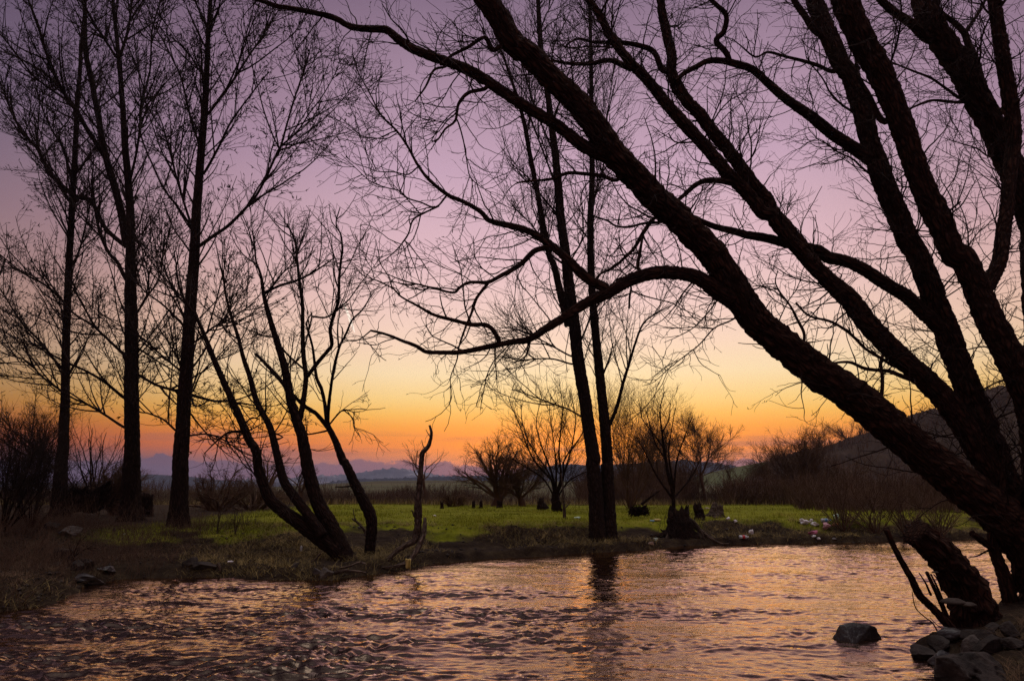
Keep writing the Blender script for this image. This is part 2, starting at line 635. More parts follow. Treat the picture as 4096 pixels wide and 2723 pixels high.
def land(x, y, masks=False):
    x = np.asarray(x, float)
    y = np.asarray(y, float)
    near = np.clip(1 - y / 80, 0, 1)
    s = poly_dist(x, y, FB) + 0.28 + 0.18 * fbm(x * 1.1, y * 0.7, None, 3, 3) * near
    w = np.interp(x, BW[:, 0], BW[:, 1])
    top = 0.62 + 0.06 * sstep(-4, -9, x)
    q = np.clip(s / w, 0, 1)
    prof = 0.35 * q + 0.65 * sstep(0.0, 1.0, q) ** 1.3
    prof = np.maximum(prof, 0.32 * sstep(0, 0.09, q))
    h = np.where(s > 0, top * prof, np.maximum(-0.5, s * 0.5))
    # roughness of the bank, gentler on the meadow
    rough = sstep(-0.5, 0.4, s) * (1 - 0.75 * sstep(w, w + 1.5, s))
    h = h + near * (0.15 * rough * fbm(x * 1.9, y * 1.9, None, 5, 7, 0.66) + 0.05 * sstep(w, w + 2, s) * fbm(x * 0.45, y * 0.45, None, 3, 21))
    # beyond the meadow: a slight dip, then fields rising
    azd = np.degrees(np.arctan2(x, y))
    r = np.hypot(x, y)
    h = h - 0.5 * sstep(44, 62, y)
    crest = np.interp(azd, [-45, -32, -27, -17, -11, -5, 0, 6, 14, 22, 40], [-0.45, -0.42, -0.3, 0.2, 0.55, 0.62, 0.6, 0.55, 0.6, 0.6, 0.6])
    zc = CAM_Z + np.tan(np.radians(crest)) * 640
    h = h + np.maximum(zc - 0.2, -0.3) * sstep(90, 640, r) * np.where(zc - 0.2 > 0, 1, 1)
    h = h + 0.5 * sstep(90, 300, r) * fbm(x * 0.01, y * 0.01, None, 3, 31)
    h = h - 14 * sstep(700, 1500, r)
    dn = poly_dist(x, y, NB) + 0.10 * fbm(x * 2.5, y * 2.5, None, 3, 41)
    hn = np.where(dn > 0, np.minimum(0.42, 0.30 * dn + 0.05) + 0.06 * fbm(x * 3, y * 3, None, 4, 43), np.maximum(-0.5, dn * 0.8))
    h = np.maximum(h, np.where(dn > -1, hn, -0.6))
    if masks:
        grass = sstep(-0.05, 0.5, (s - w * 0.72) + 1.3 * fbm(x * 0.7, y * 0.7, None, 4, 51)) * (1 - sstep(52, 60, y + 3 * vnoise(x * 0.2, y * 0.2)))
        grass = grass * sstep(-10.8, -8.2, x + 0.10 * (y - 15)) * (dn < -0.5)
        field = sstep(52, 66, y + 3 * vnoise(x * 0.2, y * 0.2))
        return h, grass, field, s, dn
    return h


def z_at(x, y):
    return float(land(np.array([x]), np.array([y]))[0])


def hit(p):
    """where the line of sight through a point of the photograph meets the land"""
    p = px(p) if isinstance(p, str) else np.atleast_2d(p)
    d = rays(p)
    out = []
    for k in range(len(p)):
        Y = np.geomspace(4, 900, 1500)
        P = d[k] * (Y / d[k, 1])[:, None] + np.array([0, 0, CAM_Z])
        z = np.maximum(land(P[:, 0], P[:, 1]), 0.0)
        below = np.nonzero(P[:, 2] <= z)[0]
        i = below[0] if len(below) else len(Y) - 1
        q = P[i].copy()
        q[2] = z[i]
        out.append(q)
    return np.array(out)


def fan_grid(y0, rows, cols, half, back=3.0):
    t = np.linspace(-half, half, cols)
    t = np.tan(np.radians(t))
    Y, T = np.meshgrid(rows, t, indexing='ij')
    X = (Y + back) * T
    R, C = Y.shape
    idx = np.arange(R * C).reshape(R, C)
    Q = np.stack([idx[:-1, :-1], idx[:-1, 1:], idx[1:, 1:], idx[1:, :-1]], -1).reshape(-1, 4)
    return X.ravel(), Y.ravel(), Q


rows = np.concatenate([np.linspace(-2.5, 4, 30)[:-1], np.linspace(4, 30, 420)[:-1], np.geomspace(30, 9000, 330)])
X, Y, Q = fan_grid(0, rows, 560, 68)
h, grass, field, s_, dn_ = land(X, Y, True)
mg, g, p = mat('ground', 0.97, 0.05)
gp = g.node('ShaderNodeNewGeometry').outputs['Position']
soil = g.ramp(g.noise(gp, 2.6, 9.0, 0.7), [(0.3, (0.008, 0.005, 0.004)), (0.52, (0.028, 0.019, 0.012)), (0.64, (0.05, 0.037, 0.02)), (0.76, (0.10, 0.08, 0.055))])
turf = g.ramp(g.noise(gp, 1.5, 9.0, 0.7), [(0.3, (0.075, 0.085, 0.005)), (0.5, (0.155, 0.17, 0.010)), (0.7, (0.23, 0.20, 0.035))])
fm = g.node('ShaderNodeMapping')
fm.inputs['Scale'].default_value = (0.0025, 0.02, 0.0)
g.link(gp, fm.inputs[0])
fcol = g.ramp(g.noise(fm.outputs[0], 1.0, 3.0, 0.5), [(0.36, (0.05, 0.04, 0.032)), (0.42, (0.085, 0.095, 0.04)), (0.5, (0.10, 0.09, 0.05)), (0.58, (0.06, 0.085, 0.035)), (0.66, (0.11, 0.10, 0.06))], 'CONSTANT')
fcol = g.mix(0.4, fcol, g.ramp(g.noise(gp, 0.15, 6.0, 0.7), [(0.3, (0.04, 0.04, 0.025)), (0.7, (0.12, 0.11, 0.06))]))
ag = g.node('ShaderNodeAttribute', attribute_name='grass').outputs['Fac']
af = g.node('ShaderNodeAttribute', attribute_name='field').outputs['Fac']
g.link(g.mix(af, g.mix(ag, soil, turf), fcol), p.inputs['Base Color'])
bump(g, p, g.noise(gp, 14.0, 7.0, 0.7), 0.8, 0.05)
tag(mesh_np('ground', np.stack([X, Y, h], 1), Q, None, mg, attrs={'grass': grass, 'field': field}), kind='structure')

# ------------------------------------------------------------------ river
rows = np.concatenate([np.linspace(-2.5, 4.2, 40)[:-1], np.geomspace(7.2, 29.0, 620) - 3.0])
X, Y, Q = fan_grid(0, rows, 1050, 64)


def waves(x, y):
    sb = -poly_dist(x, y, FB)  # glow stands in for sunlight catching the trail
    # faster, rougher water on the left and along the far current; the right is quieter
    rough = 0.84 + 0.70 * sstep(3.0, -3.0, x + 0.25 * (y - 8)) + 0.35 * fbm(x * 0.4, y * 0.6, None, 2, 2)
    calm = 0.30 + 0.70 * sstep(0.1, 1.8, sb)
    u = x + 0.30 * fbm(x * 0.8, y * 1.2, None, 2, 61)
    v = y + 0.20 * fbm(x * 0.8, y * 1.2, None, 2, 67)
    a = fbm(u * 0.8 + v * 0.25, v * 2.0, None, 2, 71)
    b = 1 - np.abs(fbm(u * 2.2 - v * 0.4, v * 4.4, None, 2, 73)) * 2.2
    e = 1 - np.abs(fbm(u * 4.6 + v * 1.1 + 7, v * 9.0, None, 2, 97)) * 2.2
    c = 1 - np.abs(vnoise(u * 9.0 + v * 1.2, v * 15.0, None, 79)) * 2
    d = fbm(u * 19, v * 28, None, 2, 83)
    patch = 0.15 + 1.5 * np.clip(0.5 + 1.2 * fbm(x * 0.55 + 3, y * 1.1, None, 3, 91), 0, 1)
    near = sstep(14, 5, y)
    return rough * calm * (0.018 * a + (0.010 + 0.007 * near) * b * patch + 0.0100 * e * patch + 0.0046 * c + 0.0022 * d)


mw = bpy.data.materials.new('river_water')
mw.use_nodes = True
mw.node_tree.nodes.clear()
g = NG(mw.node_tree)
gp = g.node('ShaderNodeNewGeometry').outputs['Position']
wm = g.node('ShaderNodeMapping')
wm.inputs['Scale'].default_value = (1.0, 1.7, 1.0)
g.link(gp, wm.inputs[0])
hgt = g.math('ADD', g.noise(wm.outputs[0], 9.0, 3.0, 0.6), g.math('MULTIPLY', g.noise(wm.outputs[0], 34.0, 3.0, 0.6), 0.35))
bmp = g.node('ShaderNodeBump')
bmp.inputs['Strength'].default_value = 0.45
bmp.inputs['Distance'].default_value = 0.012
g.link(hgt, bmp.inputs['Height'])
gl = g.node('ShaderNodeBsdfGlossy')
gl.inputs['Color'].default_value = (1.0, 0.77, 0.58, 1)           # warm tint in the mirror colour puts extra sunset orange into reflections
gl.inputs['Roughness'].default_value = 0.03
df = g.node('ShaderNodeBsdfDiffuse')
df.inputs['Color'].default_value = (0.010, 0.006, 0.005, 1)
fr = g.node('ShaderNodeFresnel')
fr.inputs['IOR'].default_value = 1.33
for n_ in (gl, df, fr):
    g.link(bmp.outputs[0], n_.inputs['Normal'])
mx = g.node('ShaderNodeMixShader')
g.link(g.math('MULTIPLY', fr.outputs[0], 1.9, clamp=True), mx.inputs[0])
g.link(df.outputs[0], mx.inputs[1])
g.link(gl.outputs[0], mx.inputs[2])
ou = g.node('ShaderNodeOutputMaterial')
g.link(mx.outputs[0], ou.inputs[0])
tag(mesh_np('water', np.stack([X, Y, waves(X, Y)], 1), Q, None, mw), kind='structure')


# ------------------------------------------------------------------ hills
def ridge(name, prof, r0, r1, rough, material, seed, depth=1.8, floor=-16, n=260, m=26, fine=0.0):
    """a range of hills between azimuths, its crest following prof (azimuth, elevation in degrees)"""
    prof = np.array(prof, float)
    a = np.linspace(prof[0, 0], prof[-1, 0], n)
    e = np.interp(a, prof[:, 0], prof[:, 1])
    A, T = np.meshgrid(a, np.linspace(0, depth, m), indexing='ij')
    R = r0 + (r1 - r0) * T
    zc = CAM_Z + np.tan(np.radians(np.repeat(e[:, None], m, 1))) * r1
    up_ = np.where(T <= 1, sstep(0, 1, T) * 0.6 + T * 0.4, 1 - 0.5 * (T - 1) / (depth - 1 + 1e-6))
    Xh = R * np.sin(np.radians(A))
    Yh = R * np.cos(np.radians(A))
    sc_ = 6.0 / r1
    Zh = floor + (zc - floor) * up_
    Zh = Zh + rough * (zc - CAM_Z) * fbm(Xh * sc_, Yh * sc_, None, 5, seed) * np.clip(T, 0, 1)
    if fine:
        Zh = Zh + fine * np.abs(fbm(Xh * sc_ * 30, Yh * sc_ * 30, None, 3, seed + 3)) * (T > 0.3)
    idx = np.arange(n * m).reshape(n, m)
    Q = np.stack([idx[:-1, :-1], idx[1:, :-1], idx[1:, 1:], idx[:-1, 1:]], -1).reshape(-1, 4)
    return tag(mesh_np(name, np.stack([Xh, Yh, Zh], -1).reshape(-1, 3), Q, None, material), kind='structure')


def dpt(pts):
    """overview pixels -> (azimuth, elevation)"""
    d = rays(px('d ' + pts))
    return np.stack([np.degrees(np.arctan2(d[:, 0], d[:, 1])), np.degrees(np.arctan2(d[:, 2], np.hypot(d[:, 0], d[:, 1])))], 1)


M_HILL = noisy('hill_slope', (0.035, 0.034, 0.028), (0.10, 0.095, 0.07), 0.02, 8.0, 0.95, 0)
M_FOREST = noisy('far_forest', (0.016, 0.02, 0.026), (0.04, 0.045, 0.055), 0.01, 6.0, 0.95, 0)  # bluish base carries part of the distance haze in its colour
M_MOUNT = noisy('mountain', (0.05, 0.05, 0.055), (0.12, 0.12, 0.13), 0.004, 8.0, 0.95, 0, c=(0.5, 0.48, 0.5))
m_, g, p = mat('rocky_hill', 0.95, 0.1)
gp = g.node('ShaderNodeNewGeometry').outputs['Position']
c_ = g.ramp(g.noise(gp, 0.035, 8.0, 0.7), [(0.3, (0.012, 0.007, 0.004)), (0.52, (0.030, 0.018, 0.010)), (0.64, (0.05, 0.034, 0.022)), (0.78, (0.09, 0.072, 0.055))])
g.link(c_, p.inputs['Base Color'])
M_ROCKHILL = m_
m_, g, p = mat('green_slope', 0.95, 0.1)
gp = g.node('ShaderNodeNewGeometry').outputs['Position']
c_ = g.ramp(g.noise(gp, 0.02, 6.0, 0.6), [(0.3, (0.045, 0.055, 0.022)), (0.7, (0.085, 0.10, 0.04))])
g.link(c_, p.inputs['Base Color'])
M_GREENHILL = m_

ridge('mountain', dpt('420,1128 560,1108 700,1101 780,1097 850,1088 905,1079 960,1086 1010,1096 1080,1106 1160,1118 1240,1130'), 3600, 4600, 0.03, M_MOUNT, 5, fine=25)
ridge('hills', dpt('-500,1118 -200,1105 -60,1104 60,1110 190,1112 300,1096 345,1091 430,1096 520,1106 640,1110 760,1118 840,1128'), 1700, 2600, 0.03, M_FOREST, 9)
ridge('hills', dpt('720,1118 800,1106 870,1104 960,1100 1060,1097 1180,1096 1300,1088 1420,1080'), 1500, 1900, 0.02, M_FOREST, 13, fine=9)
ridge('hills', dpt('1120,1110 1200,1085 1290,1070 1400,1072 1480,1066 1570,1060 1640,1066 1720,1078 1800,1090 1950,1110'), 1100, 1600, 0.02, M_FOREST, 17, fine=6)
ridge('hills', dpt('1440,1150 1560,1108 1640,1086 1720,1070 1800,1056 1900,1044 2000,1030 2100,1030 2250,1040'), 240, 420, 0.02, M_GREENHILL, 19, floor=-2)
ridge('hill', dpt('1700,1140 1780,1062 1850,1045 1920,1028 2000,1000 2060,978 2120,955 2190,935 2260,908 2330,890 2420,872 2560,850 2760,830 3100,840'), 110, 300, 0.03, M_ROCKHILL, 23, floor=-1.5, n=420, m=70, fine=2.5)


# ------------------------------------------------------------------ trees traced limb by limb
class Tree:
    def __init__(self, name, label, cat, base, group=None, bark_m=None, twig_m=None):
        self.base = np.asarray(base, float)
        self.root = thing(name, label, cat, self.base, group)
        self.bark, self.twig = bark_m, twig_m
        self.stems, self.limbs = [], []

    def stem(self, path, w, depth, sides=20, step=0.045, amp=0.13, part='trunk', seed=None, flare=0.0, limb=False, knots=0.04):
        P, r = traced(path, w, depth)
        b = Buf()
        seed = seed if seed is not None else len(self.stems) * 7 + 1
        P, r = bark_tube(b, P, r, sides, step, amp, knots, seed, flare)
        b.build(part, self.bark, self.root, self.base)
        (self.limbs if limb else self.stems).append((P, r))
        return P, r

    def limb(self, path, w, depth, part='limb', sides=9, step=0.05, amp=0.1, bend=0.0, knots=0.06):
        p0 = px(path)
        depth = list(np.atleast_1d(np.asarray(depth, float)))
        best = None
        for SP_, sr in self.stems + self.limbs:              # find the limb it grows from and start inside it
            q = SP_ - np.array([0, 0, CAM_Z])
            zc = q[:, 1] * CP + q[:, 2] * SP
            u = 2048 + FPX * q[:, 0] / zc
            v = 1361.5 - FPX * (q[:, 2] * CP - q[:, 1] * SP) / zc
            dd = np.hypot(u - p0[0, 0], v - p0[0, 1]) - sr * FPX / zc
            i = int(np.argmin(dd))
            if best is None or dd[i] < best[0] - 2:
                best = (dd[i], u[i], v[i], SP_[i, 1])
        if best is not None and best[0] < 45:
            depth = [best[3]] + [best[3] + (d - depth[0]) for d in depth[1:]] if len(depth) > 1 else [best[3], depth[0]]
            if math.hypot(best[1] - p0[0, 0], best[2] - p0[0, 1]) > 6:
                p0 = np.concatenate([[[best[1], best[2]]], p0])
        P, r = traced(p0, w, depth)
        if bend:                                             # limbs do not lie in one plane: swing away from it and back
            t = np.linspace(0, 1, len(P))
            P = P.copy()
            off = bend * np.sin(t * math.pi)
            ray = P - np.array([0, 0, CAM_Z])
            P = P + ray * (off / np.linalg.norm(ray, axis=1))[:, None]
        b = Buf()
        P, r = bark_tube(b, P, r, sides, step, amp, knots, len(self.limbs) * 5 + 3)
        b.build(part, self.bark, self.root, self.base)
        self.limbs.append((P, r))
        return P, r

    def crown(self, layers, part='crown'):
        b = Buf()
        for (P, R), sides in layers:
            tubes(b, P, R, sides)
        return b.build(part, self.twig, self.root, self.base)


def buds(par, dens, size, t0=0.3):
    """short fat buds along the twigs"""
    P, R = spawn(par, dens, t0, 45, size, size * 0.1, size * 0.1, 2, 0.1, 0.05, 0.0)
    R = np.stack([np.full(len(P), size * 0.06), size * (0.11 + 0.05 * rng.random(len(P))), np.full(len(P), size * 0.03)], 1)
    return P, R


# ---- the tall poplars on the left
def poplar(label, basepx, trunk, tw, forks, limbs, up=0.10, dens=1.35, blen=3.0, extra=None, twigden=4.2):
    B = hit(basepx)[0]
    Y = B[1]
    t = Tree('poplar_tree', label, 'tree', B, 'tall bare trees along the left bank', M_POPLAR, M_TWIG)
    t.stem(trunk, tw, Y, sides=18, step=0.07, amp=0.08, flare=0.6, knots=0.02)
    for path, w, dd in forks:
        t.limb(path, w, [Y, Y + dd], part='stem', sides=10, step=0.08, amp=0.06, knots=0.03)
    for path, w, dd in limbs:
        t.limb(path, w, [Y, Y + dd], sides=7, step=0.1, amp=0.06, knots=0.03)
    main = stack(t.stems + t.limbs, 24)
    trunk_s = stack(t.stems, 24)
    l1 = spawn(main, dens * 2.5, 0.2, 38, blen * 1.1, 0.030, 0.008, 10, up * 0.7, 0.055, 0.5)
    l2 = spawn(join(stack(list(zip(*l1)), 12), stack(t.limbs, 12)), 2.9, 0.15, 44, blen * 0.40, 0.0105, 0.005, 7, 0.06, 0.10, 0.4)
    l3 = spawn(l2, twigden, 0.1, 50, 0.40, 0.0058, 0.0040, 4, 0.06, 0.14, 0.3)
    bd = buds(l3, 5.5, 0.11, 0.3)
    t.crown([(l1, 5), (l2, 3), (l3, 3), (bd, 3)])
    return t


poplar('slim bare tree behind the uprooted stump, thinnest of the three tall left trunks',
       'b0 425,385', 'b0 418,420 430,200 440,0; t4 385,1200 392,1050 400,850 402,650 407,450 416,200 425,0; t0 435,1400 445,1200 457,1000 466,800 476,600 490,430 500,250 520,50 530,-60',
       [58, 50, 38, 32, 29, 27, 25, 23, 21, 18, 15, 12, 9],
       [('t0 470,690 430,620 350,520 260,440 160,380 60,330 0,290', [13, 5], 1.2)],
       [('t4 400,290 280,180 150,110 0,-10', [10, 4], -1.0), ('t4 385,700 250,530 130,400 0,200 -60,100', [10, 4], 1.0),
        ('t4 390,835 260,740 160,640 0,590', [9, 4], -1.5), ('t4 388,690 240,560 100,530 0,535', [9, 4], 1.5),
        ('t4 362,1330 260,1230 160,1130 90,1080 0,1040', [11, 4], -0.8), ('t4 420,100 480,-20; t0 520,1400 560,1200 590,1000', [9, 3], 0.8),
        ('t0 430,1230 360,1130 290,1050 210,880 130,700', [10, 3], -1.0), ('t0 440,1080 380,900 320,800 250,640 200,440', [9, 3], 1.0)])
poplar('tall bare tree forking high into two stems, second of the three left trunks',
       'b0 925,420', 'b0 930,440 938,250 945,0; t4 808,1300 810,1100 805,800 805,500 800,200 800,0; t0 800,1568 800,1400 795,1250 780,1050 765,880 755,700 740,500 724,330 712,200 695,50 690,-60',
       [78, 70, 60, 56, 54, 50, 47, 42, 36, 31, 27, 24, 20, 17, 15, 12],
       [('t0 775,1490 750,1340 710,1170 670,1040 645,940 620,830 605,720 580,600 560,480 530,350 520,200 520,50 515,-60', [32, 28, 22, 18, 14], 0.9)],
       [('t0 640,960 590,880 520,770 470,680 380,550 320,420 270,280 230,150 180,20 160,-40', [19, 16, 12, 8], -1.2),
        ('t0 470,685 400,610 300,540 200,460 100,330 0,210', [11, 4], -1.6),
        ('t0 760,1500 640,1390 560,1230 480,1210 400,1160 300,1040 220,900 130,800 60,660 0,500', [19, 14, 6], 1.4),
        ('t0 780,1180 830,960 855,800 860,660 890,540 920,420 930,200 960,80 1000,-30', [11, 8, 5], -0.6),
        ('t0 735,345 780,200 800,80 805,-30', [12, 8], 0.5), ('t0 715,355 640,240 560,120 500,0', [11, 6], -0.8),
        ('t4 765,605 640,490 560,420 440,340 330,200 250,80', [12, 5], 1.0), ('t4 765,870 640,770 520,700 430,660 300,590 150,450', [13, 5], -1.2),
        ('t4 765,1050 640,970 540,910 430,860 300,760 180,600', [11, 4], 1.2), ('t4 835,720 960,790 1100,830 1300,885 1400,890 1568,915', [10, 13, 5], -0.9),
        ('t4 830,360 900,250 980,120; t0 1000,1480', [9, 4], 0.8), ('t4 840,560 960,640 1100,720', [8, 4], 0.6),
        ('t4 770,140 720,40 660,-30; t0 600,1380 560,1100', [16, 8], 0.7)])
poplar('tall straight bare tree, third of the three left trunks, where the green meadow begins',
       'b0 1278,460', 'b0 1270,490 1280,350 1295,100; t4 1105,1250 1120,1050 1130,850 1145,650 1160,400 1175,200 1190,0; t0 1200,1350 1215,1150 1230,950 1245,780 1258,600 1268,400 1275,220 1285,80 1292,-60',
       [72, 62, 58, 53, 50, 46, 43, 38, 34, 30, 26, 22, 18, 14],
       [('t0 1215,1510 1300,1450 1400,1380 1500,1280; t1 0,1200 60,1090 110,980 150,900 250,810 330,690 400,600 470,480 510,400', [15, 10, 6, 3], -1.0),
        ('t1 60,1090 110,980 150,900 190,760 230,620 270,500 330,310', [10, 7, 4], 0.6)],
       [('t0 1272,700 1350,600 1430,490 1520,350 1568,280; t1 60,190 110,110', [12, 5], 1.0), ('t0 1250,1060 1340,900 1420,740 1568,540; t1 80,440', [11, 4], -1.0),
        ('t0 1225,890 1180,770 1150,650 1110,480 1060,370 1000,250 940,150 900,20', [10, 4], 0.8), ('t0 1180,1400 1090,1270 1000,1150 930,1000 880,880 830,700', [11, 4], -0.9),
        ('t0 1170,1370 1090,1120 1040,930 1000,780 950,650', [11, 4], 1.2), ('t0 1277,190 1230,90 1190,0', [9, 5], 0.4), ('t0 1285,170 1340,50 1350,-30', [8, 5], -0.4),
        ('t0 1258,490 1200,400 1150,320 1050,230', [8, 4], -0.6), ('t4 1145,300 1060,200 980,0', [10, 5], 0.8), ('t4 1140,440 1000,300 870,200 800,60', [10, 4], -1.0),
        ('t4 1110,705 970,590 870,500 760,400', [9, 4], 0.9), ('t4 1085,1075 1000,1000 900,960 850,950 760,850', [9, 4], 0.6), ('t4 1195,525 1300,440 1400,390 1568,280', [11, 4], 0.7),
        ('t4 1180,830 1230,720 1330,620 1420,520', [8, 4], -0.7), ('t4 1160,1100 1280,1090 1420,1140 1490,1075', [8, 5], 0.5)])

# ---- the leaning clump at the water's edge
cb = hit('b1 650,690')[0]
Y = cb[1]
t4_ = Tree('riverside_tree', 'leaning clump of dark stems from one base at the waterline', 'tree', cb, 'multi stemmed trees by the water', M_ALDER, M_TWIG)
t4_.stem('b1 690,760 600,650 500,570 350,460 200,350 100,260 60,170 20,50; t5 0,1190; t4 1530,1130 1490,1040 1430,900 1380,790 1330,680 1290,580 1250,480 1200,370 1120,250 1090,150 1080,60; t0 1060,1500',
         [70, 66, 58, 50, 42, 38, 32, 28, 24, 20, 15, 10, 6, 3], [Y, Y - 0.6], sides=14, step=0.06)
t4_.stem('b1 480,530 450,480 380,380 280,250 200,130 165,0; t5 90,1060 40,960 0,880; t4 1530,740 1490,620 1460,500 1420,380 1385,250 1370,150 1340,20; t0 1320,1480', [44, 40, 34, 28, 24, 20, 15, 11, 7, 3], [Y - 0.25, Y + 0.8], sides=12, step=0.06, part='stem')
t4_.stem('b1 700,770 640,680 560,500 450,300 395,130; t5 310,1250 280,1100 250,1010 210,870 180,700 130,530 90,400 50,250 30,120 0,30; t0 1560,1500 1545,1400', [84, 70, 58, 52, 46, 38, 33, 28, 22, 14, 8, 3], [Y, Y + 0.3], sides=16, step=0.06, part='stem')
for path, w, dd in [
    ('t5 265,1010 290,880 305,740 290,600 285,450 285,300 265,150 250,0; t1 240,1480 190,1370', [25, 20, 16, 12, 6], (0.1, 0.9)),
    ('t5 315,735 380,650 440,580 465,540 455,450 480,350 505,270 510,130 525,0; t1 530,1540 520,1440 490,1370 515,1270', [18, 15, 12, 9, 4], (0.3, -0.5)),
    ('t5 210,875 220,850 150,760 50,650 0,600', [20, 17, 12], (0.1, 1.2)),
    ('t5 45,240 90,200 140,130 220,50 250,10', [10, 6, 4], (0.3, -0.4)),
    ('t5 60,220 150,180 250,150 350,100 440,40 480,10', [12, 9, 5], (0.4, -0.6)),
    ('t5 290,590 340,380 335,340', [8, 5], (0.3, 0.6)), ('t5 130,530 210,620 300,700', [9, 7], (0.2, 0.4)),
    ('t5 130,500 60,490 0,480', [9, 5], (0.2, -0.9)), ('t5 340,370 430,375 500,330 570,290', [9, 7, 5], (0.4, 0.0)),
    ('t4 1490,1040 1540,990; t5 20,1000', [8, 5], (0.0, 0.5)), ('t4 1495,1075 1400,1080 1320,1140 1250,1210', [15, 8, 4], (-0.3, 0.2)), ('t5 180,700 250,640 280,610', [7, 5], (0.2, 0.4)),
    ('t5 260,1120 275,1200 290,1290', [10, 12], (0.1, 0.1)), ('t5 165,1110 110,1080 80,1060', [7, 5], (0.0, 0.2))]:
    t4_.limb(path, w, [Y + dd[0], Y + dd[1]], sides=8, step=0.06)
main = stack(t4_.stems + t4_.limbs, 22)
l1 = spawn(main, 3.6, 0.30, 38, 1.6, 0.016, 0.006, 8, 0.09, 0.09, 0.35)
l2 = spawn(join(l1, stack(t4_.limbs, 9)), 3.6, 0.25, 40, 0.75, 0.008, 0.0045, 6, 0.05, 0.2, 0.3)
l3 = spawn(l2, 4.5, 0.1, 42, 0.30, 0.0055, 0.004, 4, 0.05, 0.22, 0.2)
t4_.crown([(l1, 4), (l2, 3), (l3, 3)])

cb = hit('b1 815,655')[0]
Y = cb[1]
t5_ = Tree('riverside_tree', 'single dark trunk curving up leftward between leaning clump and snapped snag', 'tree', cb, 'multi stemmed trees by the water', M_ALDER, M_TWIG)
t5_.stem('b1 812,700 820,600 832,480 822,380 760,250 700,130 640,0; t5 530,1250 490,1140 437,1035', [46, 44, 46, 46, 40, 36, 32, 27, 22], [Y, Y + 0.3], sides=15, step=0.06)
for path, w, dd in [
    ('t5 440,1050 440,980 450,870 475,700 510,560 550,480 590,390 650,330 720,220', [17, 13, 11, 8, 4], (0.3, -0.2)),
    ('t5 437,1045 420,900 400,810 370,740 345,550 310,420 340,350', [16, 15, 12, 9, 5], (0.3, 0.9)),
    ('t5 435,1045 370,965 300,920 225,850', [18, 17, 14], (0.3, -0.5)),
    ('t5 450,1030 500,970 540,940 600,955 640,950', [8, 6, 3], (0.3, 0.0)), ('t5 540,945 590,990 600,1050 640,1110', [5, 3], (0.1, 0.0)),
    ('t5 430,1070 360,1085 300,1095', [8, 6], (0.3, 0.1)), ('t5 590,1405 540,1412 485,1412', [9, 4], (0.2, -0.3)),
    ('t5 600,390 580,300 575,270', [5, 3], (0.0, 0.1)), ('t5 525,520 530,450 520,430', [6, 4], (0.1, 0.0)), ('t5 505,560 500,440 515,330', [8, 4], (0.2, 0.5))]:
    t5_.limb(path, w, [Y + dd[0], Y + dd[1]], sides=8, step=0.06)
l1 = spawn(stack(t5_.limbs, 20), 1.5, 0.15, 42, 1.0, 0.012, 0.006, 7, 0.03, 0.18, 0.3)
l2 = spawn(join(l1, stack(t5_.limbs, 8)), 3.2, 0.2, 42, 0.55, 0.007, 0.0042, 6, 0.02, 0.22, 0.2)
l3 = spawn(l2, 3.0, 0.1, 42, 0.26, 0.005, 0.004, 4, 0.03, 0.22, 0.2)
t5_.crown([(l1, 4), (l2, 3), (l3, 3)])

# ---- twisted little dead branch, and the snag
B = hit('b1 812,640')[0]
t = Tree('dead_sapling', 'short crooked dead stem with a broken fork in front of the curving trunk', 'dead stem', B, None, M_DEAD, M_TWIG)
t.stem('b1 812,660 815,590 775,480 730,430 690,400', [14, 13, 11, 10, 7], B[1] - 0.15, sides=8, step=0.04)
t.limb('b1 722,425 705,380 700,335', [6, 3], B[1] - 0.15, part='branch')
B = hit('b1 960,715')[0]
Y = B[1]
t = Tree('dead_snag', 'tall snapped dead trunk standing on splayed grey roots at the waterline', 'dead tree', B, None, M_DEAD, M_TWIG)
t.stem('b1 1150,540 1165,430 1160,330 1175,150; t5 1000,1400 1010,1300 1020,1200', [36, 30, 28, 24, 22, 20, 20], [Y + 0.3, Y + 0.2], sides=14, step=0.04, amp=0.2)
t.stem('t5 1015,1230 1022,1198 1055,1165 1075,1090 1063,1035', [21, 20, 15, 12, 9], [Y + 0.2, Y + 0.1], sides=12, step=0.04, amp=0.15, part='broken_top')
t.stem('b1 1215,395 1212,450 1200,530 1150,640 1085,715 1000,745 905,752', [12, 20, 24, 21, 18, 14, 6], [Y + 0.3, Y - 0.45], sides=12, step=0.04, amp=0.2, part='root')
t.stem('b1 1160,500 1140,560 1080,590 1010,635 940,705', [28, 26, 22, 20, 20], [Y + 0.3, Y], sides=12, step=0.04, amp=0.2, part='root')
for path, w in [('t5 1070,1110 1050,1080 1040,1060', [5, 2]), ('t5 1035,1190 1020,1150 1015,1125', [5, 2]), ('t5 1030,1195 1045,1205', [5, 3]), ('b1 1135,385 1125,345 1112,345', [8, 5]), ('b1 1185,400 1188,320 1182,270', [8, 4]), ('b1 940,700 935,760 930,800', [12, 5])]:
    t.limb(path, w, Y + 0.1, part='branch_stub', sides=6)

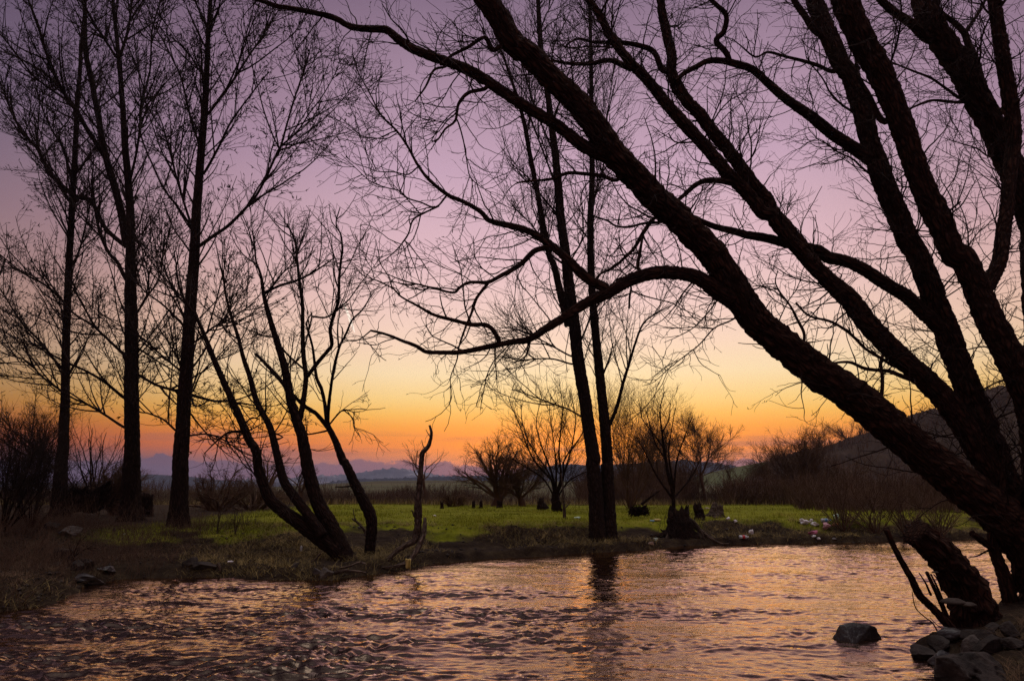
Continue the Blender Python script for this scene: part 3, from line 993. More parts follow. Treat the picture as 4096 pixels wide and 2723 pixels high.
# ---- the pair of trunks in the middle
B = hit('b2 645,558')[0]
Y = B[1]
t6 = Tree('twin_trunk_tree', 'tall pair of trunks grown from one base on the bank in the middle', 'tree', B, None, M_POPLAR, M_TWIG)
t6.stem('b2 622,592 610,400 600,200 580,0; t6 500,1250 470,1050 450,900 425,750 400,600 380,400 350,200 330,0; t2 300,1350 285,1150 265,950 240,750 220,580 190,400 170,200 158,-40',
        [64, 60, 58, 54, 51, 50, 49, 47, 45, 40, 36, 33, 30, 27, 24, 22, 20, 17], [Y, Y + 0.3], sides=18, step=0.06, amp=0.09, flare=0.35, knots=0.02)
t6.stem('b2 706,592 700,400 690,200 680,0; t6 590,1350 578,1150 565,1000 545,800 525,600 505,400 490,200 482,0; t2 480,1350 490,1150 490,950 485,700 485,450 480,200 470,-40',
        [56, 52, 49, 45, 42, 38, 34, 31, 29, 27, 24, 21, 19, 17, 14, 11], [Y + 0.15, Y + 1.0], sides=16, step=0.06, amp=0.09, flare=0.35, knots=0.02)
t6.stem('t6 345,430 330,380 290,200 255,50; t2 230,1568 190,1370 150,1150 110,950 80,780 40,620 0,500; t1 1500,300', [30, 28, 24, 21, 18, 14, 8], [Y + 0.1, Y - 0.8], sides=10, step=0.07, part='stem', amp=0.07, knots=0.02)
for path, w, dd in [
    ('t6 585,1055 640,930 680,780 720,650 750,550 800,420 870,360 980,300', [17, 13, 9, 4], (0.4, -0.2)), ('t6 430,985 350,940 240,900 130,860 0,815', [8, 6, 4], (0.1, -0.8)),
    ('t6 360,660 250,630 120,632 0,650', [8, 5], (0.1, -0.6)), ('t6 355,610 200,525 80,470 0,440', [8, 4], (0.1, 0.9)), ('t6 420,520 470,400 490,330', [9, 7], (0.2, 0.3)),
    ('t2 265,960 180,760 110,560 40,330', [9, 4], (0.2, 0.9)), ('t2 240,760 300,600 340,460 400,330', [9, 4], (0.2, -0.8)), ('t2 490,950 560,800 610,600 640,480', [7, 4], (0.9, 0.4)),
    ('t2 300,1340 180,1200 90,1080 0,1010', [10, 4], (0.2, -0.7)), ('t2 285,1180 180,900 100,700 0,550', [9, 4], (0.2, 0.8)), ('t6 330,60 230,-20; t2 130,1390 0,1260', [10, 4], (0.3, 0.9)),
    ('t6 500,350 560,240 640,140 700,60', [8, 4], (0.7, 1.4)), ('t6 540,760 590,640 620,530', [7, 4], (0.6, 0.2)), ('t2 480,1300 540,1100 580,900 600,700', [8, 4], (0.8, 1.3))]:
    t6.limb(path, w, [Y + dd[0], Y + dd[1]], sides=7, step=0.09, amp=0.05, knots=0.03)
main = stack(t6.stems + t6.limbs, 26)
l1 = spawn(main, 3.6, 0.25, 38, 2.5, 0.018, 0.006, 9, 0.08, 0.06, 0.4)
l2 = spawn(join(stack(list(zip(*l1)), 12), stack(t6.limbs, 12)), 4.2, 0.15, 38, 0.95, 0.009, 0.0045, 6, 0.09, 0.09, 0.3)
l3 = spawn(l2, 3.6, 0.1, 40, 0.36, 0.0055, 0.004, 4, 0.05, 0.2, 0.2)
t6.crown([(l1, 4), (l2, 3), (l3, 3)])

# ---- the great leaning willow on the near bank
B = hit('b3 1745,1010')[0]
D = B[1]
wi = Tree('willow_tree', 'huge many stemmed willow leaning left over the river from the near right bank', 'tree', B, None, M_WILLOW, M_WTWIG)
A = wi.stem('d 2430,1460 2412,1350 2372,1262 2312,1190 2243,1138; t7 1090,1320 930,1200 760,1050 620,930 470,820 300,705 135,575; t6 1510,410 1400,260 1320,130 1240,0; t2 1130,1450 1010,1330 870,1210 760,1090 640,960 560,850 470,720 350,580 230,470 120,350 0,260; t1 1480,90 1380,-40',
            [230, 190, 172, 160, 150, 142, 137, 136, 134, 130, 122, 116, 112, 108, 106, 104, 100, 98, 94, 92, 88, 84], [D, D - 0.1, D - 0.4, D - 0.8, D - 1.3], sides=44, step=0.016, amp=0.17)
wi.stem('d 2430,1450 2412,1350 2368,1235; t7 1500,1568 1430,1420 1330,1250 1210,1060 1100,900 1000,790 880,680 730,540 600,400 500,270 365,145 260,40; t3 180,1520 70,1390 20,1320; t2 1530,1300 1480,1230 1400,1140 1320,1060 1230,950 1130,840 1040,740 950,640 870,540 800,460 730,390 650,290 590,200 540,100 470,0 440,-50',
        [130, 122, 116, 110, 104, 96, 90, 86, 82, 80, 78, 66, 54, 52, 50, 50, 48, 46, 42, 36, 30, 28], [D + 0.1, D + 0.3, D + 0.3, D + 0.1], sides=36, step=0.02, amp=0.16, part='stem')
wi.stem('t7 420,200 365,145 300,70; t3 120,1410 20,1290; t2 1568,1230 1480,1130 1390,1010 1310,900 1230,810 1150,700 1090,640 1030,560 975,440 980,350 950,220 920,80 908,-40',
        [40, 58, 60, 56, 52, 50, 50, 48, 46, 40, 36, 30], [D + 0.35, D + 0.7], sides=22, step=0.025, amp=0.16, part='stem')
wi.stem('d 2440,1450 2422,1350 2372,1205; t7 1450,1400 1380,1200 1300,1000 1240,850 1190,720 1140,590 1090,440 1030,300 980,150 918,0; t3 850,1450 790,1300 720,1150 670,1000 620,860 590,720 550,600 510,480 440,380 400,280 340,150 300,50 275,-40',
        [135, 130, 124, 118, 113, 106, 100, 95, 90, 86, 84, 82, 78, 74, 70, 68, 66, 66], [D + 0.3, D + 0.9, D + 1.4], sides=36, step=0.022, amp=0.15, part='stem')
wi.stem('d 2450,1450 2440,1370 2412,1200; t7 1640,1000 1568,780 1500,650 1420,500 1330,330 1270,170 1190,0; t3 1140,1568 1070,1400 1000,1250 930,1100 880,950 830,800 780,660 720,520 650,380 580,250 520,120 480,20 455,-50',
        [150, 145, 138, 130, 124, 120, 116, 110, 100, 92, 90, 92, 88, 84, 88, 94, 96, 98], [D - 0.2, D - 0.3, D - 0.2, D - 0.5], sides=36, step=0.02, amp=0.16, part='stem')
wi.stem('d 2470,1450 2465,1380 2445,1100 2405,800 2385,600; t3 1640,1420 1568,1230 1500,1050 1420,880 1350,730 1280,600 1200,450 1120,330 1050,230 1000,130 965,30 950,-40',
        [190, 180, 160, 150, 140, 125, 110, 98, 94, 92, 92, 94, 92, 88], [D + 0.4, D + 0.9], sides=32, step=0.025, amp=0.15, part='stem')
wi.stem('t7 1310,260 1345,190 1385,110 1420,20; t3 1440,1450 1460,1300 1475,1150 1490,1000 1505,850 1492,680 1460,480 1415,200 1385,0 1378,-50', [50, 54, 54, 50, 50, 54, 58, 56, 52, 48, 46], [D - 0.3, D + 0.2, D + 0.1], sides=20, step=0.03, amp=0.15, part='stem')
L = lambda path, w, dd, **k: wi.limb(path, w, [D + q for q in dd], **k)
L('t7 60,480; t6 1440,330 1380,290 1290,240 1190,165 1100,120 960,100 820,115 700,160 580,230 450,290 330,370 200,450 100,510 0,525; t5 1450,550 1330,575 1230,590 1120,590 1040,585 980,550 900,520 800,480 700,455',
  [70, 78, 74, 66, 54, 52, 52, 46, 40, 36, 30, 24, 22, 19, 16, 12, 8], [-0.85, -1.3, -2.0], sides=16, step=0.025, amp=0.15)
L('t5 705,455 650,500 600,522 550,505 525,440', [6, 4, 2.5], [-2.0, -2.1])
L('t6 590,225 560,190 480,150 400,80 330,10; t2 250,1510 150,1440 60,1400 0,1385; t1 1430,1350 1380,1300 1280,1240 1170,1190 1060,1100 990,1010 930,900 860,800 770,710 690,560 620,430 590,330',
  [40, 42, 36, 31, 28, 22, 18, 16, 13, 10, 8, 6, 4.5, 3], [-1.45, -1.1, -0.6], sides=11, step=0.03, amp=0.13)
L('t1 1170,1195 1100,1270 1010,1240 930,1215 880,1170 800,1150 700,1110 600,1020 520,945', [8, 6, 4, 2.5], [-0.85, -1.2])
L('t1 1120,1262 1020,1310 960,1350 930,1440 870,1520 820,1568; t5 780,30 720,80', [8, 6, 3], [-0.95, -1.4])
L('t1 995,1020 930,1070 850,1055 740,1050 690,1030 600,1000 550,960', [6, 4, 2.5], [-0.75, -0.3])
L('t1 865,815 800,850 720,845 640,830 580,770 500,740 440,700', [5, 4, 2.5], [-0.7, -1.0])
L('t5 1490,522 1450,450 1400,420 1320,420 1200,390 1090,360 1000,310 890,250 840,200 740,150 660,120 600,60 560,20', [20, 18, 16, 13, 9, 6, 4, 2.5], [-1.6, -1.9, -2.1], sides=10)
L('t2 255,1520 150,1530; t6 60,45 0,85; t5 1500,120 1420,160 1310,160 1250,190 1210,225 1100,200 1000,175 900,150 800,110 720,90 640,50', [24, 22, 18, 13, 10, 7, 4, 2.5], [-1.3, -1.7], sides=10)
L('t5 1420,170 1350,260 1320,350 1290,420 1260,500 1240,570 1230,640 1190,750 1200,850 1185,910', [14, 12, 9, 6, 4, 2.5], [-1.5, -1.9])
L('t2 700,1010 560,955 480,920 390,860 280,770 180,710 60,640 0,600; t1 1480,540 1340,450 1200,390 1080,350 960,300 870,240 800,185 700,180 580,165 480,110 340,75 200,50 130,40 60,15 0,-5; t0 1500,-30',
  [54, 52, 48, 46, 42, 42, 38, 32, 26, 22, 19, 16], [-1.1, -1.5, -2.0], sides=14, step=0.025, amp=0.15)
L('t7 1090,480 1010,400 940,340 850,250 720,170 600,90 470,30 370,10; t3 300,1535 150,1500; t2 1568,1460 1450,1440 1350,1415 1250,1390 1170,1360 1090,1330 900,1362 800,1370 720,1390 640,1385 580,1350 520,1330 480,1310',
  [60, 56, 50, 48, 46, 38, 30, 22, 12, 9, 6], [0.9, 0.6, 0.2], sides=12, step=0.03, amp=0.14)
L('t3 640,980 560,930 470,870 380,810 260,710 160,640 80,580 0,510; t2 1480,430 1400,400 1300,375 1200,375 1130,410 1060,445 1000,500', [52, 48, 42, 36, 32, 28, 22, 18], [1.3, 0.9, 0.6], sides=12, step=0.03, amp=0.14)
L('t2 1335,385 1310,320 1250,250 1300,190 1310,90 1250,30 1190,-30', [24, 22, 20, 16], [0.9, 0.6])
L('t3 380,330 340,230 280,180 220,90 170,20 150,-30', [30, 28, 24], [1.4, 1.1])
L('t3 400,440 300,400 200,370 100,345 0,320; t2 1490,350 1400,280 1350,240', [18, 14, 9, 4], [1.3, 0.7])
L('t3 700,740 620,590 560,480 540,380 540,330', [32, 24, 18, 10], [1.2, 1.6])
L('t2 1400,1135 1300,1110 1200,1105 1130,1130 1060,1190 990,1250', [28, 24, 20, 14], [0.3, 0.0])
L('t3 980,240 880,150 780,80 700,10 660,-40', [40, 34, 28], [0.8, 0.4])
L('t3 1340,620 1310,520 1280,400 1230,280 1200,200 1140,140 1060,80', [34, 30, 26, 18], [0.8, 1.1])
L('t3 1200,210 1240,150 1290,80 1340,-20', [14, 10], [1.0, 1.2])
L('t3 1200,625 1100,622 1010,615 930,640 860,670', [14, 12, 8], [0.85, 0.5])
L('t3 1190,605 1100,550 1000,480 900,440 800,400 730,370', [14, 10, 6], [0.85, 1.2])
L('t3 1360,960 1280,910 1200,885 1090,850', [8, 6, 3], [0.6, 0.2])
L('t3 1430,1160 1400,1110 1395,1080', [7, 4], [-0.2, -0.3])
L('t3 1110,1290 1150,1260 1180,1235', [10, 7], [-0.3, -0.4])
L('t3 1065,1205 1100,1150 1150,1080 1170,990 1190,930', [6, 4, 2.5], [-0.3, -0.5])
L('t7 690,860 700,760 690,660 700,610', [15, 14, 11], [-0.55, -0.4])
L('t7 215,530 220,470 180,390 140,310 80,230 45,160 60,90', [14, 12, 8, 4], [-0.75, -0.4])
L('t7 900,760 830,740 740,705 600,690 500,650 390,655', [20, 18, 14, 8], [0.2, -0.1])
L('t7 790,680 700,630 600,570 530,500 470,450 380,400 250,365 170,285', [14, 13, 12, 10, 8], [0.2, 0.5])
L('t2 640,1105 560,1080 440,1065 340,1060 250,1095 100,1110 30,1120', [18, 16, 13, 7], [-1.2, -1.5])
L('t2 860,1345 800,1430; t6 740,-40 620,70 540,110 500,160', [18, 15, 11, 8], [-0.95, -1.2])
L('t6 1340,395 1240,440 1150,540 1060,610 960,690 870,770 800,795', [8, 6, 4, 2.5], [-0.9, -1.4])
L('t6 1240,295 1180,370 1110,440 1010,495 930,530', [6, 5, 2.5], [-0.9, -0.6])
L('t2 720,420 600,370 480,390 350,390 240,370', [24, 20, 16, 10], [0.1, -0.4])
L('t2 920,430 870,320 780,280 650,260 500,260 400,240 330,280', [26, 22, 18, 12, 6], [0.5, 0.0])
L('t1 1450,310; t1 1400,230 1300,290 1200,340 1130,400', [20, 16, 10], [-1.9, -2.2])
L('t1 1400,545 1300,570 1240,640 1220,740 1160,790 1110,860 1075,865', [18, 16, 12, 9, 6], [-1.7, -2.1])
L('t1 1235,740 1270,860 1290,980 1310,1080 1370,1140 1440,1180', [7, 5, 3], [-2.0, -1.6])
L('t1 1160,410 1090,430 1040,530 975,620', [11, 9, 5], [-1.75, -2.1])
L('t1 960,300 900,190 830,120 770,20', [9, 6, 3], [-1.9, -2.3])
L('t6 790,110 770,60 780,0; t2 800,1450', [16, 14, 10], [-1.0, -0.6])
L('t6 730,190 720,250 718,320', [9, 8], [-1.3, -1.4])
L('t2 1100,870 1000,870 960,820', [8, 5], [0.0, -0.3])

# twigs: dense and curling, thinner towards the tips
stems = stack(wi.stems, 40)
lim = stack(wi.limbs, 16)
l0 = spawn(stems, 0.9, 0.5, 50, 1.6, 0.020, 0.006, 15, 0.03, 0.13, 0.2)
lim = join(lim, l0)
l1 = spawn(stems, 7.0, 0.12, 60, 1.05, 0.013, 0.005, 9, 0.03, 0.15, 0.2)
l1b = spawn(lim, 6.0, 0.10, 55, 0.85, 0.010, 0.0045, 9, 0.03, 0.15, 0.2)
l1 = join(l1, l1b)
l2 = spawn(l1, 5.0, 0.2, 45, 0.5, 0.0058, 0.003, 7, 0.03, 0.19, 0.2)
l2b = spawn(lim, 4.0, 0.30, 55, 0.40, 0.005, 0.0026, 7, 0.02, 0.26, 0.2)
l2 = join(l2, l2b)
l3 = spawn(l2, 4.2, 0.15, 45, 0.24, 0.0036, 0.0024, 4, 0.02, 0.28, 0.1)
bd = buds(l3, 3.0, 0.04, 0.4)
st_ = spawn(stems, 0.55, 0.08, 65, 0.16, 0.034, 0.022, 4, 0.02, 0.12, 0.0)
b = Buf()
tubes(b, st_[0], st_[1], 9, cap=True)
b.build('broken_stubs', wi.bark, wi.root, wi.base)
wi.crown([((l0[0], l0[1]), 6), (l1, 4), (l2, 3), (l3, 3), (bd, 3)])


# ------------------------------------------------------------------ smaller and farther trees
def grown(base, H, Wd, n, trunk=0.05, tr=0.1, lean=(8, 38), up=0.05, dens=(1.0, 1.0), wig=0.10, fine=1.0, curve=0.0):
    """a bare tree or bush in local space: stems fanning from a short trunk, branches, twigs. Returns stem and twig buffers"""
    Y = max(base[1], 4)
    rmin = float(np.clip(Y * 0.00014, 0.003, 0.009))
    sb, tb = Buf(), Buf()
    th = H * trunk
    if trunk > 0.08:
        P = np.stack([np.linspace(0, 0.04 * H, 6) * rng.normal(), np.linspace(0, 0.03 * H, 6) * rng.normal(), np.linspace(-0.15, th, 6)], 1)
        tubes(sb, P[None], np.linspace(tr * 1.25, tr * 0.9, 6)[None], 8)
        top = P[-1]
    else:
        top = np.array([0, 0, 0.0])
    S = 10
    phi = (np.arange(n) + rng.random(n) * 0.8) * 2 * math.pi / n
    le = np.radians(lean[0] + (lean[1] - lean[0]) * rng.random(n) ** 0.8)
    d = np.stack([np.sin(le) * np.cos(phi), np.sin(le) * np.sin(phi), np.cos(le)], 1)
    ln = (H - th) * (0.82 + 0.18 * rng.random(n)) * (1 - 0.30 * (le / np.radians(lean[1])) ** 2)
    P = np.zeros((n, S + 1, 3))
    P[:, 0] = top + d * [[0.1 * tr * 8, 0.1 * tr * 8, 0]] * 0.5 - [[0, 0, 0.05 * (trunk < 0.08) + 0.1]]
    for s in range(S):
        d = d + rng.normal(size=(n, 3)) * wig
        d[:, 2] += up
        d[:, :2] *= (1 - curve)
        d /= np.linalg.norm(d, axis=1, keepdims=True)
        P[:, s + 1] = P[:, s] + d * (ln / S)[:, None]
    # fit the spread
    ext = np.percentile(np.hypot(P[:, :, 0], P[:, :, 1]), 97) + 1e-6
    k = min(3.0, (Wd * 0.53) / ext)
    P[:, :, :2] = top[:2] + (P[:, :, :2] - top[:2]) * k
    sr = tr / math.sqrt(n) * 1.25
    R = np.linspace(1, 0.25, S + 1)[None] * (sr * (0.7 + 0.6 * rng.random(n)))[:, None]
    R = np.maximum(R, rmin)
    tubes(sb, P, R, 6)
    l1 = spawn((P, R), dens[0] * 7.0 / H, 0.25, 36, H * 0.36, sr * 0.42, rmin, 7, up, 0.10, 0.45)
    l2 = spawn(join(l1, stack(list(zip(P, R)), 8)), dens[0] * 9.0 / H, 0.2, 36, H * 0.20, rmin * 1.5, rmin, 6, up, 0.13, 0.4)
    l3 = spawn(join(l2, stack(list(zip(*l1)), 7)), dens[1] * 21.0 / H, 0.2, 38, H * 0.085 * fine, rmin, rmin * 0.7, 3, up, 0.16, 0.2)
    tubes(tb, l1[0], l1[1], 4)
    tubes(tb, l2[0], l2[1], 3)
    tubes(tb, l3[0], l3[1], 3)
    return sb, tb


def bush(name, label, cat, base, top, left, right, n, group=None, depth=None, stems='trunk', bm=None, tm=None, **k):
    """base, top, left, right in overview pixels"""
    bp = px('d %s' % base)[0]
    B = hit(bp[None])[0] if depth is None else at(bp[None], depth)[0]
    Y = B[1]
    sc = 4096.0 / 2359 / FPX * Y * 1.02
    H = at(np.array([[bp[0], top * 4096 / 2359]]), Y)[0, 2] - B[2]
    sb, tb = grown(B, H * 0.97, (right - left) * sc, n, **k)
    r = thing(name, label, cat, B, group)
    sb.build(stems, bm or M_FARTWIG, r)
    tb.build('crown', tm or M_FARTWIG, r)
    return r


GB = 'bare trees and bushes beyond the river'
# the pollard bush in front of the afterglow, traced
B = hit('d 1288,1178')[0]
Y = B[1]
t = Tree('pollard_tree', 'many stemmed pollard on a thick dark bole, left of the twin trunks against the glow', 'tree', B, GB, M_ALDER, M_TWIG)
t.stem('b2 322,355 318,290 312,225', [46, 42, 30], Y, sides=12, step=0.05, amp=0.2, knots=0.12)
for path, w, dd in [('b2 310,250; t6 265,1400 150,1270 95,1170 60,1070 20,970 0,930; t5 1545,860', [12, 8, 5, 3], -0.5), ('b2 312,250; t6 250,1350 195,1200 160,1090 150,1000 185,850', [12, 8, 4, 3], 0.5),
                    ('b2 318,240; t6 300,1350 288,1200 300,1060 310,950 300,830', [13, 9, 5, 3], -0.3), ('b2 320,240; t6 315,1350 320,1250 410,1120 450,1050', [11, 7, 4], 0.4),
                    ('b2 325,250; t6 345,1380 420,1335 480,1310', [8, 4], -0.3), ('b2 310,250; t6 225,1330 110,1150 60,1000 60,900', [9, 5, 3], 0.9),
                    ('b2 320,240; t6 330,1300 370,1150 390,1000 370,880', [10, 5, 3], 0.2), ('b2 315,250; t6 270,1280 250,1100 230,950 240,850', [10, 5, 3], -0.8),
                    ('b2 310,255; t6 190,1360 80,1290 0,1240', [8, 4], 0.0)]:
    t.limb(path, w, [Y, Y + dd], part='stem', sides=7, step=0.1, amp=0.05)
l1 = spawn(stack(t.limbs, 14), 4.6, 0.12, 34, 1.5, 0.013, 0.006, 7, 0.07, 0.12, 0.4)
l2 = spawn(l1, 6.5, 0.15, 36, 0.7, 0.0078, 0.0055, 5, 0.06, 0.15, 0.3)
l3 = spawn(l2, 3.0, 0.2, 36, 0.3, 0.0055, 0.0045, 3, 0.05, 0.18, 0.2)
t.crown([(l1, 4), (l2, 3), (l3, 3)])
B = hit('d 1299,1195')[0]
t = Tree('sapling', 'thin pale sapling standing close in front of the dark pollard bole', 'sapling', B, None, M_DEAD, M_TWIG)
t.stem('b2 383,560 380,420 372,300 365,180; t6 300,1330', [15, 14, 12, 8, 4], B[1], sides=8, step=0.08, amp=0.1)
t.limb('b2 375,330 405,300 412,270', [7, 3], B[1], sides=6)
B = hit('d 1549,1185')[0]
Y = B[1] + 0.6
t = Tree('stump_tree', 'bare shoots fanning up behind the big broken stump right of the twin trunks', 'tree', B + np.array([0, 0.6, 0]), GB, M_ALDER, M_TWIG)
t.stem('t6 990,1568 985,1450 960,1350 935,1200 915,1050 908,930 935,830', [17, 15, 13, 11, 8, 5, 3], Y, sides=9, step=0.07)
for path, w, dd in [('t6 988,1490 890,1350 830,1230 760,1100', [11, 7, 3], 0.5), ('t6 990,1450 1010,1250 1060,1100 1105,980', [10, 6, 3], -0.5), ('t6 945,1250 880,1150 850,1050 820,950', [9, 5, 3], 0.4),
                    ('t6 920,1080 960,1000 970,900', [7, 3], 0.3), ('t6 985,1400 960,1200 980,1050 1000,930', [10, 6, 3], -0.6), ('t6 1000,1470 1060,1400 1110,1330 1150,1250', [8, 3], 0.2), ('t6 930,1180 870,1090 800,1000 780,900', [6, 3], -0.4)]:
    t.limb(path, w, [Y, Y + dd], part='stem', sides=7, step=0.1)
l1 = spawn(stack(t.limbs + t.stems, 14), 2.6, 0.2, 34, 1.2, 0.012, 0.006, 7, 0.07, 0.12, 0.4)
l2 = spawn(l1, 4.5, 0.15, 36, 0.5, 0.0075, 0.0052, 5, 0.06, 0.15, 0.3)
l3 = spawn(l2, 2.5, 0.2, 36, 0.28, 0.0055, 0.0045, 3, 0.05, 0.18, 0.2)
t.crown([(l1, 4), (l2, 3), (l3, 3)])

T_ = 'bare_tree'
bush('bush', 'tall feathery bare bush close behind the twin trunks on their right', 'bush', '1450,1172', 862, 1375, 1565, 20, GB, lean=(3, 36), dens=(1.7, 2.0))
bush(T_, 'round headed bare tree standing alone before the orange sky, right of the stump shoots', 'tree', '1628,1163', 960, 1560, 1698, 12, GB, trunk=0.34, tr=0.16, lean=(4, 66), dens=(2.4, 3.0), up=0.03)
bush(T_, 'dark rounded tree half hidden behind the stump shoots, against the brightest glow', 'tree', '1500,1160', 980, 1435, 1535, 12, GB, trunk=0.33, tr=0.18, lean=(4, 68), dens=(2.4, 3.0), up=0.025)
bush(T_, 'broad bare tree with several leaning trunks, left of the pollard, over the cloud rim', 'tree', '1142,1166', 1008, 1062, 1205, 12, GB, trunk=0.14, tr=0.30, lean=(4, 66), dens=(2.2, 3.0), up=0.025)
bush(T_, 'lower dark tree between the broad leaning one and the pollard', 'tree', '1205,1166', 1048, 1158, 1268, 12, GB, trunk=0.2, tr=0.2, lean=(4, 66), dens=(2.2, 3.0), up=0.025)
bush(T_, 'sparse thin tree right behind the dead snag', 'tree', '983,1163', 1017, 935, 1040, 6, GB, trunk=0.42, tr=0.13, lean=(10, 42), dens=(0.9, 1.2))
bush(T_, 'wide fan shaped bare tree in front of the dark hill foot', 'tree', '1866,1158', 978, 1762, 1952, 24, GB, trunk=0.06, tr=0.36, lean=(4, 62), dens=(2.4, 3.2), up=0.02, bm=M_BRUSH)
bush('bush', 'large round bare bush between the third tall trunk and the leaning clump', 'bush', '505,1176', 1054, 440, 582, 20, GB, lean=(4, 74), dens=(1.6, 2.0), tr=0.26, up=0.01)
bush('bush', 'smaller bare bush overlapping the right of the large round one', 'bush', '585,1174', 1066, 530, 650, 14, GB, lean=(4, 72), dens=(1.5, 1.9), tr=0.22, up=0.01)
bush(T_, 'bare round tree seen between the first and second tall trunks', 'tree', '266,1186', 1056, 220, 328, 12, GB, trunk=0.2, tr=0.22, lean=(4, 64), dens=(2.2, 3.0), up=0.025)
bush(T_, 'thin upright tree between the leaning stems, far behind', 'tree', '690,1163', 1060, 655, 735, 6, GB, trunk=0.3, tr=0.12, lean=(6, 32), dens=(1.2, 1.2))
bush(T_, 'slender tree behind the left stems of the leaning clump', 'tree', '618,1166', 1026, 575, 655, 6, GB, trunk=0.35, tr=0.14, lean=(6, 36), dens=(1.2, 1.4))
bush(T_, 'bushy tree at the right foot of the round headed tree', 'tree', '1692,1160', 1048, 1655, 1735, 9, GB, trunk=0.15, tr=0.14, lean=(6, 40), dens=(1.0, 1.0))
bush(T_, 'faint low tree just right of the round headed tree trunk', 'tree', '1590,1160', 1078, 1540, 1650, 8, GB, trunk=0.2, tr=0.15, lean=(6, 44), dens=(1.6, 1.8))
bush('bush', 'low pollard bush in the far meadow right of the sparse thin tree', 'bush', '1046,1167', 1120, 1018, 1080, 14, GB, lean=(5, 45), dens=(1.6, 1.4), tr=0.22)
bush('shrub', 'tangled bare shrub at the left edge, nearest the water', 'shrub', '5,1225', 905, -70, 110, 14, 'shrubs at the left edge', lean=(4, 34), dens=(2.0, 2.6), bm=M_ALDER, tm=M_TWIG, tr=0.06)
bush('shrub', 'bare shrub with upright stems left of the thinnest tall trunk', 'shrub', '75,1215', 930, 0, 150, 12, 'shrubs at the left edge', lean=(4, 34), dens=(2.0, 2.4), bm=M_ALDER, tm=M_TWIG, tr=0.06)
bush('shrub', 'whip like shoots rising from the uprooted stump between two tall trunks', 'shrub', '215,1165', 925, 165, 318, 14, 'shrubs at the left edge', lean=(3, 24), dens=(0.5, 0.7), up=0.03, bm=M_ALDER, tm=M_TWIG, tr=0.17)
bush('shrub', 'thin crooked bare shrub among the rocks of the left shore', 'shrub', '165,1305', 1175, 130, 200, 4, 'shrubs at the left edge', lean=(6, 35), dens=(0.5, 0.4), bm=M_ALDER, tm=M_TWIG, tr=0.045, wig=0.22)
bush('shrub', 'low twiggy reddish shrub at the left edge above the waterline', 'shrub', '60,1290', 1190, 0, 130, 12, 'shrubs at the left edge', lean=(8, 60), dens=(0.9, 1.4), bm=M_BRUSH, tm=M_BRUSH, tr=0.03)
for i, (b, t_, l, r, lab) in enumerate([('1945,1222', 1085, 1880, 2010, 'reddish shoots sprouting on the bank right of the rubbish'), ('2015,1228', 1075, 1940, 2090, 'reddish brush in the middle of the right bank thicket'),
                                      ('2090,1232', 1085, 2020, 2160, 'reddish brush under the leaning willow trunk'), ('2165,1236', 1110, 2100, 2240, 'reddish brush farthest right, half behind the willow base')]):
    bush('shrub', lab, 'shrub', b, t_, l, r, 18, 'brushwood on the right bank', lean=(4, 34), dens=(0.7, 0.8), up=0.02, bm=M_BRUSH, tm=M_BRUSH, tr=0.07)
bush('shrub', 'row of bare bushes on the crest of the dark hill', 'bushes', '1965,1020', 962, 1925, 2015, 16, None, depth=262, lean=(4, 44), dens=(2.0, 2.0), tr=0.5)
for x, t_, l, r, lab in [(765, 1178, 748, 785, 'bare sapling on the meadow edge between leaning stems'), (500, 1095, 486, 520, 'single thin sapling before the large round bush'), (540, 1130, 525, 560, 'thin upright sapling right of the single thin one')]:
    bush('sapling', lab, 'sapling', '%d,%d' % (x, 1230 if x != 765 else 1215), t_, l, r, 3, 'saplings on the far bank', lean=(2, 12), dens=(0.5, 0.5), tr=0.02, bm=M_DEAD, tm=M_DEAD)


# ---- brushwood far off, read as masses
def mass(name, spots, twig, label, m, hfun):
    """a belt of upright twigs"""
    X, Yv = spots
    n = len(X)
    Z = land(X, Yv)
    Hh = hfun(X, Yv) * (0.5 + 0.6 * rng.random(n))
    S = 5
    d = np.stack([rng.normal(size=n) * 0.28, rng.normal(size=n) * 0.28, np.ones(n)], 1)
    P = np.zeros((n, S + 1, 3))
    P[:, 0] = np.stack([X, Yv, Z - 0.1], 1)
    for s in range(S):
        d = d + rng.normal(size=(n, 3)) * 0.12
        d /= np.linalg.norm(d, axis=1, keepdims=True)
        P[:, s + 1] = P[:, s] + d * (Hh / S)[:, None]
    rr = twig * (0.7 + 0.6 * rng.random(n))
    R = rr[:, None] * np.linspace(1.2, 0.6, S + 1)[None]
    b = Buf()
    tubes(b, P, R, 3)
    l1 = spawn((P, R), 1.3, 0.15, 35, 0.8, twig * 0.8, twig * 0.6, 3, 0.08, 0.15, 0.3)
    tubes(b, l1[0], l1[1], 3)
    return tag(b.build(name, m), label, name.replace('_', ' '), kind='stuff')


def belt(n, a0, a1, y0, y1, ph=0.0):
    a = np.radians(a0 + (a1 - a0) * rng.random(n))
    Yv = y0 + (y1 - y0) * rng.random(n)
    X = Yv * np.tan(a)
    keep = vnoise(X * 0.16 + ph, Yv * 0.16, None, 5) > -0.35 - 0.3 * rng.random(n)
    return X[keep], Yv[keep]


